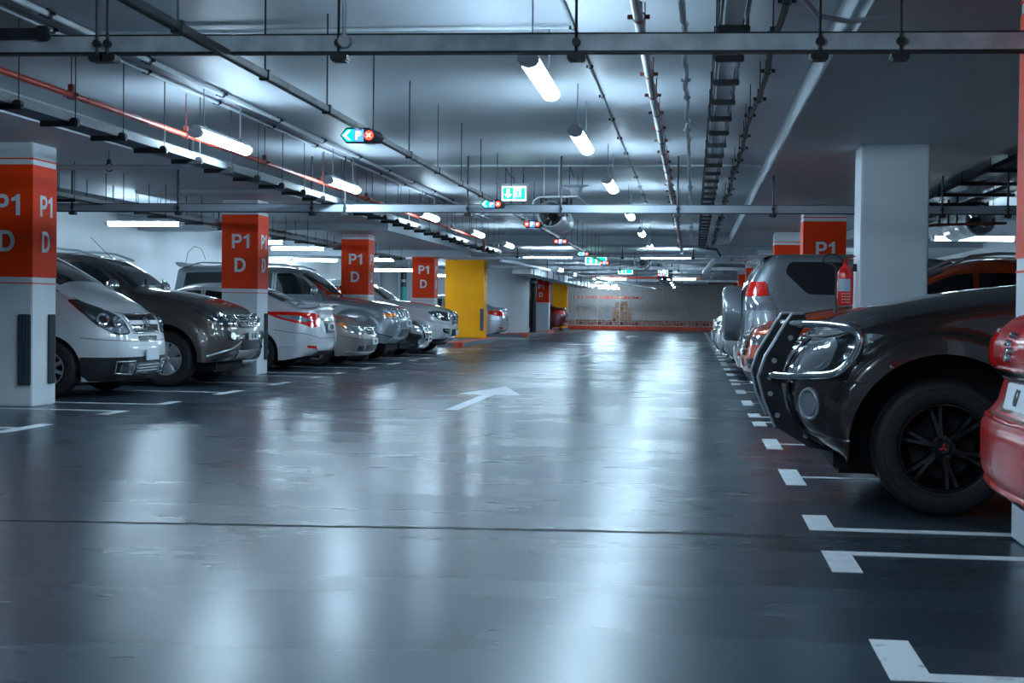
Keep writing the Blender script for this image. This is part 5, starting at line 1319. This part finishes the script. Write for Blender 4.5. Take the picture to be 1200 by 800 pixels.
def tray_o():
    r = empty('cable_tray', (-9.3, 5, 2.8), 0, 'cable tray beyond the left beam, seen past the nearest red column', 'cable tray'); T = Matrix.Translation((9.3, -5, -2.8))
    mb = MB()
    mb.box(-9.5, -9.1, 14, 39, 2.74, 2.75); mb.box(-9.5, -9.49, 14, 39, 2.74, 2.83); mb.box(-9.11, -9.1, 14, 39, 2.74, 2.83); mb.build('tray', M_TRAY, r, T=T)
    for y in ys(14.5, 38, 1.0):
        mb = MB(); mb.box(-9.55, -9.05, y - .02, y + .02, 2.70, 2.74); rod(mb, -9.08, y, 2.72); rod(mb, -9.52, y, 2.72); mb.build('bracket', M_DARKST, r, T=T)
    r = empty('cable_tray', (-8.2, 5, 2.6), 0, 'lower cable tray with brackets over the parked cars on the left', 'cable tray'); T = Matrix.Translation((8.2, -5, -2.6))
    mb = MB(); mb.box(-8.15, -7.95, 17, 39, 2.50, 2.51); mb.box(-8.15, -8.14, 17, 39, 2.50, 2.56); mb.box(-7.96, -7.95, 17, 39, 2.50, 2.56); mb.build('tray', M_TRAY, r, T=T)
    for y in ys(17.5, 38.5, 1.6):
        mb = MB(); mb.box(-8.2, -7.9, y - .02, y + .02, 2.46, 2.50); rod(mb, -8.18, y, 2.48, 2.98); rod(mb, -7.92, y, 2.48, 2.98); mb.build('bracket', M_DARKST, r, T=T)
tray_o()
pipe('elbow_duct', 'grey bent pipe crossing just right of the nearest red column, under the beam', 'pipe', [(-8.7, 16.2, 2.775), (-6.08, 16.2, 2.775), (-5.95, 16.2, 2.81), (-5.89, 16.2, 2.90), (-5.89, 16.2, 3.15)], .034, M_GREYCOND, [(-6.9, 16.2, 2.775)], n=8)
def ladder():
    r = empty('cable_ladder', (.21, 5, 2.75), 0, 'narrow cable ladder with dark rungs under the ceiling, right of the aisle middle', 'cable ladder'); T = Matrix.Translation((-.21, -5, -2.75))
    mb = MB(); mb.box(.155, .255, 2, 36.2, 2.785, 2.80); mb.build('tray', M_WHPIPE, r, T=T)
    mb = MB(); mb.box(.128, .142, 2, 36.2, 2.78, 2.84); mb.box(.272, .286, 2, 36.2, 2.78, 2.84); mb.build('side_rail', M_TRAY, r, T=T)
    for y in ys(2.5, 36, .95):
        mb = MB(); mb.box(.115, .30, y - .03, y + .03, 2.735, 2.775, bev=.006); rod(mb, .125, y, 2.74); rod(mb, .29, y, 2.74); mb.build('rung', M_DARKST, r, T=T)
    mb = MB(); mb.box(.185, .262, 7.75, 8.0, 2.80, 2.93, bev=.006); mb.build('junction_box', M_BLK, r, T=T)
ladder()
def tray_r():
    r = empty('cable_tray', (4.2, 5, 2.8), 0, 'pair of dark trays and brackets beyond the right-hand beam, upper right', 'cable tray'); T = Matrix.Translation((-4.2, -5, -2.8))
    for x0 in (3.75, 4.5):
        mb = MB(); mb.box(x0, x0 + .25, 10, 31, 3.0, 3.01); mb.box(x0, x0 + .01, 10, 31, 3.0, 3.06); mb.box(x0 + .24, x0 + .25, 10, 31, 3.0, 3.06); mb.build('tray', M_DARKST, r, T=T)
    for y in ys(11, 30.5, 1.9):
        mb = MB(); mb.box(3.68, 4.82, y - .02, y + .02, 2.95, 3.0); rod(mb, 3.7, y, 2.97); rod(mb, 4.8, y, 2.97); mb.build('bracket', M_DARKST, r, T=T)
    pipe('sprinkler_pipe', 'dark red pipe with a white length crossing the upper right, under the trays', 'pipe', [(3.0, 21.5, 2.42), (3.6, 21.7, 2.48), (4.6, 21.9, 2.52)], .022, M_RUST, [(3.6, 21.7, 2.48), (4.4, 21.86, 2.51)])
tray_r()
# distant clutter above the aisle end
pipe('sprinkler_pipe', 'red pipe crossing low before the far lattice', 'pipe', [(-4.6, 61.6, 2.58), (.3, 61.6, 2.58)], .04, M_REDPIPE, [(-4.2, 61.6, 2.58), (-.2, 61.6, 2.58)], mc=M_RUST)
pipe('duct_pipe', 'pale pipe across the far ceiling, right of the green signs', 'pipe', [(-3.5, 45.6, 2.72), (1.6, 45.6, 2.72), (2.4, 45.6, 2.6)], .05, M_WHPIPE, [(-2.9, 45.6, 2.72), (1.2, 45.6, 2.72)])
pipe('duct_pipe', 'white sloping pipe at the right end of the far ceiling clutter', 'pipe', [(.78, 43.9, 2.93), (.36, 45.2, 2.38)], .09, M_WHPIPE)
pipe('duct_pipe', 'dark elbow hanging from the end of the cable ladder', 'pipe', [(.2, 36.4, 2.78), (.35, 37, 2.78), (.6, 37.2, 2.76), (.7, 37.4, 2.60)], .03, M_DARKST, [(.35, 37., 2.78)])
pipe('duct_pipe', 'pale pipe running away beneath the far ceiling, left of the green signs', 'pipe', [(-5.6, 41.4, 2.58), (-3.4, 62.6, 2.40), (-1.8, 83, 2.40)], .04, M_WHPIPE, [(-4.6, 51.0, 2.495), (-2.6, 72.5, 2.40)])
pipe('duct_pipe', 'grey pipe crossing the far ceiling behind the wide yellow column', 'pipe', [(-7.6, 43, 2.70), (-3, 43, 2.70)], .045, M_GREYCOND, [(-7.2, 43, 2.70), (-3.4, 43, 2.70)])
pipe('duct_pipe', 'thin pale pipe crossing above the distant tube lights', 'pipe', [(-5.5, 57, 2.60), (1.5, 57, 2.60)], .04, M_WHPIPE, [(-5.2, 57, 2.6), (1.2, 57, 2.6)])
def duct():
    r = empty('air_duct', (-6.0, 58, 2.6), 0, 'segmented pale air duct above the rounded white wall', 'duct'); T = Matrix.Translation((6., -58, -2.6))
    mb = MB(); mb.box(-6.35, -5.7, 50, 82, 2.42, 2.72, bev=.01); mb.build('casing', M_WHPIPE, r, T=T)
    for y in ys(51, 81, 2.4):
        mb = MB(); mb.box(-6.38, -5.67, y - .04, y + .04, 2.39, 2.75); rod(mb, -6.36, y, 2.7); rod(mb, -5.69, y, 2.7); mb.build('flange', M_GREYCOND, r, T=T)
duct()
# dark downpipes standing before the far left walls
for (x, y, rr, h, l) in ((-12.35, 56., .10, 2.8, 'grey downpipe on the far left wall, between the third and fourth red columns'), (-11.6, 56.5, .12, 2.8, 'black downpipe with a teal sticker, beside the fourth red column'), (-7.02, 62.9, .13, 2.7, 'dark vertical pipe at the right end of the rounded white wall')):
    r = empty('downpipe', (x, y, .128 if rr == .13 else 0), 0, l, 'pipe'); mb = MB(); mb.cyl((0, 0, 0), (0, 0, h), rr, 12); mb.build('run', M_DARKST if rr > .1 else M_GREYCOND, r, True)
    mb = MB(); mb.cyl((0, 0, 2.2), (0, 0, 2.3), rr * 1.25, 12); mb.build('collar', M_GREYCOND, r, True)
    if rr == .12:
        mb = MB(); mb.cyl((0, 0, 1.45), (0, 0, 2.0), rr * 1.03, 12); mb.build('sticker', mat('teal_sticker', (.02, .22, .20), .5), r, True)

# ------------------------------------------------------------------ signs, fans, extinguisher
def parking_sign(y, label, left, x=-2.5, z=2.44, s=1.):
    r = empty('parking_sign', (x, y, z), 0, label, 'sign', 'lit parking signs along the trunking')
    hexa = [(-.145, 0), (-.10, .058), (.075, .058), (.125, 0), (.075, -.058), (-.10, -.058)]
    mb = MB(); mb.prism(hexa, 0, .02, T=lambda u, v, w: (u, w, v)); 
    back = [(-.09, 0), (-.06, .04), (.09, .045), (.12, 0), (.09, -.04), (-.06, -.04)]
    n = 6; mb.add([(u, .02, v) for u, v in hexa] + [(u + .03, .20, v) for u, v in back], [(i, (i + 1) % n, (i + 1) % n + n, i + n) for i in range(n)] + [tuple(range(n, 2 * n))])
    mb.build('casing', M_DARKST, r)
    mb = MB(); mb.box(-.01, .01, .02, .04, .05, .065); mb.box(.02, .10, .1, .18, -.05, .05, bev=.01); mb.build('bracket', M_SATIN, r)
    F = lambda u, v, w: (u, -w, v)
    mb = MB(); mb.box(-.042, .034, -.008, -.001, -.046, .046); mb.build('lit_square', M_GBLUE, r)
    t = text_mb('P', .062, .004, .02); t.build('lettering', M_GWHITE, r, T=Matrix.Translation((-.004, -.011, 0)) @ Matrix.Rotation(PI / 2, 4, 'X'))
    if left:
        mb = MB(); mb.prism([(-.135, 0), (-.095, .046), (-.046, .046), (-.046, -.046), (-.095, -.046)], .001, .007, T=F); mb.build('lit_panel', M_GCYAN, r)
        mb = MB(); mb.prism([(-.125, 0), (-.082, .036), (-.062, .036), (-.098, 0), (-.062, -.036), (-.082, -.036)], .008, .011, T=F); mb.build('arrow', M_GWHITE, r)
    else:
        mb = MB(); mb.lathe([(0, -.009), (.034, -.009), (.036, -.001)], (-.086, 0, 0), 'y', 20); mb.build('lit_disc', M_GRED, r)
    mb = MB(); mb.lathe([(0, -.009), (.034, -.009), (.036, -.001)], (.074, 0, 0), 'y', 20); o = mb.build('lit_disc', M_GRED, r)
    for xx in ((.074,) if left else (.074, -.086)):
        mb = MB()
        for a in (1, -1): mb.prism([(xx - .016 * a - .004, -.016), (xx - .016 * a + .004, -.016), (xx + .016 * a + .004, .016), (xx + .016 * a - .004, .016)], .0095, .012, T=F)
        mb.build('cross_mark', M_GWHITE, r)
parking_sign(10.47, 'lit parking sign with green arrow and P, nearest of its row', True)
parking_sign(17.6, 'lit parking sign with green arrow and P, second of its row, on the channel', True, z=2.46)
parking_sign(21.4, 'lit parking sign with two red dots beside the jet fan opening', False, -2.42)
parking_sign(26.7, 'lit parking sign with two red dots under the jet fan', False, -2.48)
parking_sign(32.6, 'small lit parking sign with green arrow, right of the jet fan', True, -2.5)
parking_sign(38.0, 'tiny lit parking sign nearest to the far green signs', False, -2.35, 2.42)
parking_sign(46.5, 'tiny distant parking sign under the far right green sign', False, -1.02, 2.33)

def exit_sign(x, y, z, w, h, label, fig=True, arrow_dir=-1, zc=ZC):
    r = empty('exit_sign', (x, y, z), 0, label, 'sign', 'green lit signs over the aisle')
    mb = MB(); mb.box(-w / 2 - .012, w / 2 + .012, 0, .07, -h / 2 - .01, h / 2 + .012, bev=.006); mb.box(-w / 2 - .02, w / 2 + .02, -.005, .08, h / 2 + .012, h / 2 + .04, bev=.006); mb.build('casing', M_TUBEH, r)
    mb = MB(); mb.box(-w / 2, w / 2, -.006, .0, -h / 2, h / 2); mb.build('lit_panel', M_GWHITE, r)
    F = lambda u, v, w_: (u, -w_, v); g = MB(); k = h / 2
    g.prism([(-w * .46, -k * .8), (-w * .02, -k * .8), (-w * .02, k * .8), (-w * .46, k * .8)], .007, .009, T=F)
    if fig: g.prism([(w * .04, -k * .8), (w * .46, -k * .8), (w * .46, k * .8), (w * .30, k * .8), (w * .30, -k * .5), (w * .04, -k * .5)], .007, .009, T=F)
    else: g.prism([(w * .04, -k * .8), (w * .46, -k * .8), (w * .46, k * .8), (w * .04, k * .8)], .007, .009, T=F)
    g.build('green_field', M_GGREEN, r)
    a = MB(); c = -w * .24; q = k * .62
    if arrow_dir < 0: a.prism([(c - q, -q * .15), (c, -q), (c + q, -q * .15), (c + q * .35, -q * .15), (c + q * .35, q), (c - q * .35, q), (c - q * .35, -q * .15)], .010, .013, T=F)
    else: a.prism([(c - q, 0), (c, q), (c, q * .35), (c + q, q * .35), (c + q, -q * .35), (c, -q * .35), (c, -q)], .010, .013, T=F)
    a.build('arrow', M_GWHITE, r)
    if fig:   # running figure
        f = MB(); c = w * .17; s = k
        def limb(p, q2, t): 
            d = Vector((q2[0] - p[0], q2[1] - p[1])); n = Vector((-d.y, d.x)).normalized() * t
            f.prism([(c + p[0] * s + n.x * s, p[1] * s + n.y * s), (c + q2[0] * s + n.x * s, q2[1] * s + n.y * s), (c + q2[0] * s - n.x * s, q2[1] * s - n.y * s), (c + p[0] * s - n.x * s, p[1] * s - n.y * s)], .010, .013, T=F)
        limb((.05, .35), (-.05, -.1), .12); limb((-.05, -.1), (.25, -.4), .08); limb((.25, -.4), (.15, -.7), .07); limb((-.05, -.1), (-.25, -.45), .08); limb((-.25, -.45), (-.5, -.5), .06)
        limb((.05, .3), (.3, .1), .06); limb((.05, .3), (-.25, .2), .06)
        f.prism([(c + s * (.12 + .13 * math.cos(t)), s * (.55 + .13 * math.sin(t))) for t in [2 * PI * i / 10 for i in range(10)]], .010, .013, T=F)
        f.build('running_figure', M_GGREEN if False else mat('lit_green_figure', (.0, .35, .25), .4, emit=(.0, .45, .32), estr=1.), r)
    for s_ in (-1, 1):
        mb = MB(); mb.cyl((s_ * w * .36, .035, h / 2 + .04), (s_ * w * .36, .035, zc - z), .006, 6); mb.build('hanger_rod', M_DARKST, r)
    mb = MB(); mb.tube([(-w * .36, .03, zc - z - .02), (-w * .2, .03, zc - z - .12), (0, .03, zc - z - .16), (.0, .03, h / 2 + .04)], .006, 6); mb.build('lead', M_DARKST, r)
    return r
exit_sign(-2.51, 19.85, 2.775, .34, .20, 'green lit exit sign with arrow and running figure, hanging in the middle distance')
exit_sign(-2.85, 42.0, 2.62, .62, .24, 'pair-wide green lit sign in the far ceiling clutter, left of the small dark fan', False, -1, 2.92)
exit_sign(-2.35, 50., 2.52, .50, .16, 'low green lit sign just right of the pair-wide one', False, 1, 2.92)
exit_sign(-1.05, 50.5, 2.50, .34, .22, 'green lit sign above the small far jet fan, right of the aisle middle', True, -1, 2.92)

def jet_fan(x, y, z, r0, L, label, zc=ZC):
    r = empty('jet_fan', (x, y, z), 0, label, 'fan')
    mb = MB(); mb.lathe([(r0 * 1.04, 0), (r0 * 1.06, .02), (r0, .05), (r0, L * .3), (r0 * 1.02, L * .3 + .01), (r0 * 1.02, L * .34), (r0, L * .34 + .01), (r0, L * .66), (r0 * 1.02, L * .66 + .01), (r0 * 1.02, L * .7), (r0, L * .7 + .01), (r0, L), (r0 * .93, L), (r0 * .93, .03), (r0 * 1.0, 0), (r0 * 1.04, 0)], ax='y', n=40)
    mb.build('casing', M_FAN, r, True, 30)
    mb = MB(); mb.lathe([(0, .28), (r0 * .3, .32), (r0 * .36, .5), (r0 * .36, L - .5), (0, L - .3)], ax='y', n=24); mb.build('silencer_core', M_DARKST, r, True)
    mb = MB()
    for k in range(8):
        a = 2 * PI * k / 8; c, d = math.cos(a), math.sin(a)
        vs = [(c * r0 * .3 - d * .03, .60, d * r0 * .3 + c * .03), (c * r0 * .3 + d * .03, .68, d * r0 * .3 - c * .03), (c * r0 * .9 + d * .06, .70, d * r0 * .9 - c * .06), (c * r0 * .9 - d * .06, .62, d * r0 * .9 + c * .06)]
        mb.add(vs + [(p[0], p[1] + .008, p[2]) for p in vs], [(0, 1, 2, 3), (7, 6, 5, 4), (0, 4, 5, 1), (1, 5, 6, 2), (2, 6, 7, 3), (3, 7, 4, 0)])
    mb.build('blade', M_STEEL, r)
    for yy in (L * .32, L * .68):
        mb = MB()
        for s in (-1, 1): mb.box(s * r0 * 1.05 - .015, s * r0 * 1.05 + .015, yy - .02, yy + .02, 0, zc - z)
        mb.box(-r0 * 1.1, r0 * 1.1, yy - .02, yy + .02, r0 * 1.0, r0 * 1.0 + .04); mb.build('bracket', M_DARKST, r)
    mb = MB(); mb.box(r0 * .9, r0 * 1.25, L * .45, L * .55, -.06, .08, bev=.01); mb.build('terminal_box', M_TUBEH, r)
jet_fan(-2.42, 24., 2.775, .215, 2.3, 'grey cylindrical jet fan hanging over the aisle behind the second lit sign row')
jet_fan(4.64, 24., 2.70, .235, 2.3, 'grey cylindrical jet fan at the upper right, beyond the plain white column')
jet_fan(-1.55, 43., 2.62, .22, 2.0, 'dark-mouthed jet fan in the far ceiling clutter, right of the pair-wide green sign', 2.92)
jet_fan(-1.05, 53., 2.40, .24, 2.0, 'small far jet fan below the last green sign', 2.92)

r = empty('horn_speaker', (-1.62, 19.6, 2.78), 0, 'pale funnel-shaped horn speaker hanging over the aisle, right of the exit sign', 'speaker')
mb = MB(); mb.lathe([(0, -.075), (.055, -.075), (.062, -.06), (.07, .0), (.10, .055), (.17, .078), (.175, .086), (.12, .088), (0, .09)], ax='z', n=32); mb.build('horn', M_TUBEH, r, True, 40)
for s in (-1, 1):
    mb = MB(); mb.cyl((s * .09, 0, .085), (s * .09, 0, .37), .005, 6); mb.build('hanger_rod', M_DARKST, r)
mb = MB(); mb.tube([(-.09, 0, .36), (-.03, 0, .2), (.02, 0, .24), (.03, 0, .09)], .006, 6); mb.build('lead', M_DARKST, r, True)
r = empty('cable_loop', (-1.9, 19.0, 2.58), 0, 'pale bent conduit just above the middle channel, below the horn speaker', 'conduit')
mb = MB(); mb.tube([(-.25, 0, -.08), (-.24, 0, .03), (-.16, 0, .08), (.35, 0, .09)], .014, 8); mb.tube([(.35, 0, .09), (.5, .3, -.02)], .010, 6); mb.cyl((.1, 0, .09), (.1, 0, .57), .005, 6); mb.cyl((-.1, 0, .09), (-.1, 0, .57), .005, 6); mb.build('run', M_WHPIPE, r, True)

def extinguisher():
    x, y = 1.602, 15.40
    r = empty('fire_extinguisher', (x, y, 1.235), 0, 'red fire extinguisher hanging on the plain white column, right of the grey wagon', 'extinguisher')
    mb = MB(); mb.lathe([(0, 0), (.07, 0), (.083, .012), (.085, .03), (.085, .33), (.080, .36), (.06, .395), (.035, .415), (.028, .42), (.028, .445), (0, .445)], ax='z', n=36); mb.build('cylinder', M_EXTR, r, True, 50)
    mb = MB(); mb.box(-.022, .022, -.022, .022, .44, .475, bev=.006); mb.box(-.02, .085, -.014, .014, .475, .487, bev=.004); mb.tube([(-.02, 0, .485), (.03, 0, .50), (.10, 0, .525)], .008, 6); mb.cyl((-.05, 0, .46), (0, 0, .46), .010, 8); mb.build('valve_handle', mat('valve_red', (.45, .03, .02), .3, .2, .5), r)
    mb = MB(); mb.lathe([(.0865, .15), (.0865, .28)], ax='z', n=36)
    mb.v = [v for v in mb.v]; keep = []
    fs = [f for f in mb.f if all(mb.v[i][1] < -.03 and mb.v[i][0] < .045 for i in f)]
    mb.f = fs; mb.mi = [0] * len(fs); mb.build('label', mat('label_grey', (.45, .52, .60), .5), r, True)
    mb = MB(); mb.lathe([(.0865, .015), (.0865, .13)], ax='z', n=36)
    fs = [f for f in mb.f if all(mb.v[i][1] < -.04 and mb.v[i][0] < .05 for i in f)]
    mb2 = MB()
    for z in (.03, .06, .09, .12):
        for k in range(4): mb2.box(-.045 + .024 * k, -.03 + .024 * k, -.0868, -.080, z, z + .008)
    mb2.build('label_print', mat('label_white', (.7, .6, .6), .5), r)
    mb = MB(); mb.tube([(-.02, 0, .46), (-.05, -.01, .50), (-.10, -.02, .535), (-.17, -.02, .54), (-.23, -.02, .51), (-.245, -.02, .47), (-.20, -.02, .44), (-.13, -.02, .43), (-.10, -.02, .40), (-.095, -.02, .30), (-.10, -.02, .05)], .010, 8); mb.build('hose', M_RUB, r, True)
    mb = MB(); mb.tube([(-.10, -.02, .10), (-.10, -.02, .0), (-.105, -.02, -.08)], [.012, .014, .022], 8); mb.build('nozzle', M_BLK, r, True)
    mb = MB(); mb.box(.07, .113, -.03, .03, .36, .44); mb.build('wall_bracket', M_DARKST, r)
extinguisher()

# ------------------------------------------------------------------ the parked cars
white_van(); brown_suv(); hidden_sedan(); white_sedan(); beige_sedan(); silver_offroader(); black_hatch(); white_luxury(); silver_sedan(); maroon_sedan()
dark_suv(); orange_suv(); grey_suv_tail(); red_hatch_tail()
far_suv('silver off-road wagon behind the spare wheel of the grey one, chrome nose just showing', (.40, .43, .46), .52, 25.0, 'far_silver_paint')
far_suv('white off-road wagon, second one past the grey wagon on the right', (.62, .65, .68), .46, 27.4, 'far_white_paint')
far_suv('black off-road wagon, third one past the grey wagon on the right', (.02, .022, .025), .48, 29.9, 'far_black_paint')
far_suv('pale grey off-road wagon, last of the visible noses in the right row', (.5, .52, .54), .52, 33.6, 'far_grey_paint')

# ------------------------------------------------------------------ world and view
w = SC.world = bpy.data.worlds.new('world'); w.use_nodes = True
w.node_tree.nodes['Background'].inputs[0].default_value = (.25, .33, .42, 1); w.node_tree.nodes['Background'].inputs[1].default_value = .02
vs = SC.view_settings; vs.view_transform = 'Standard'; vs.look = 'None'; vs.gamma = 1; vs.use_curve_mapping = False; vs.exposure = EXPO
SC.cycles.use_denoising = True
SC.cycles.max_bounces = 8; SC.cycles.diffuse_bounces = 4; SC.cycles.glossy_bounces = 4; SC.cycles.sample_clamp_indirect = 8
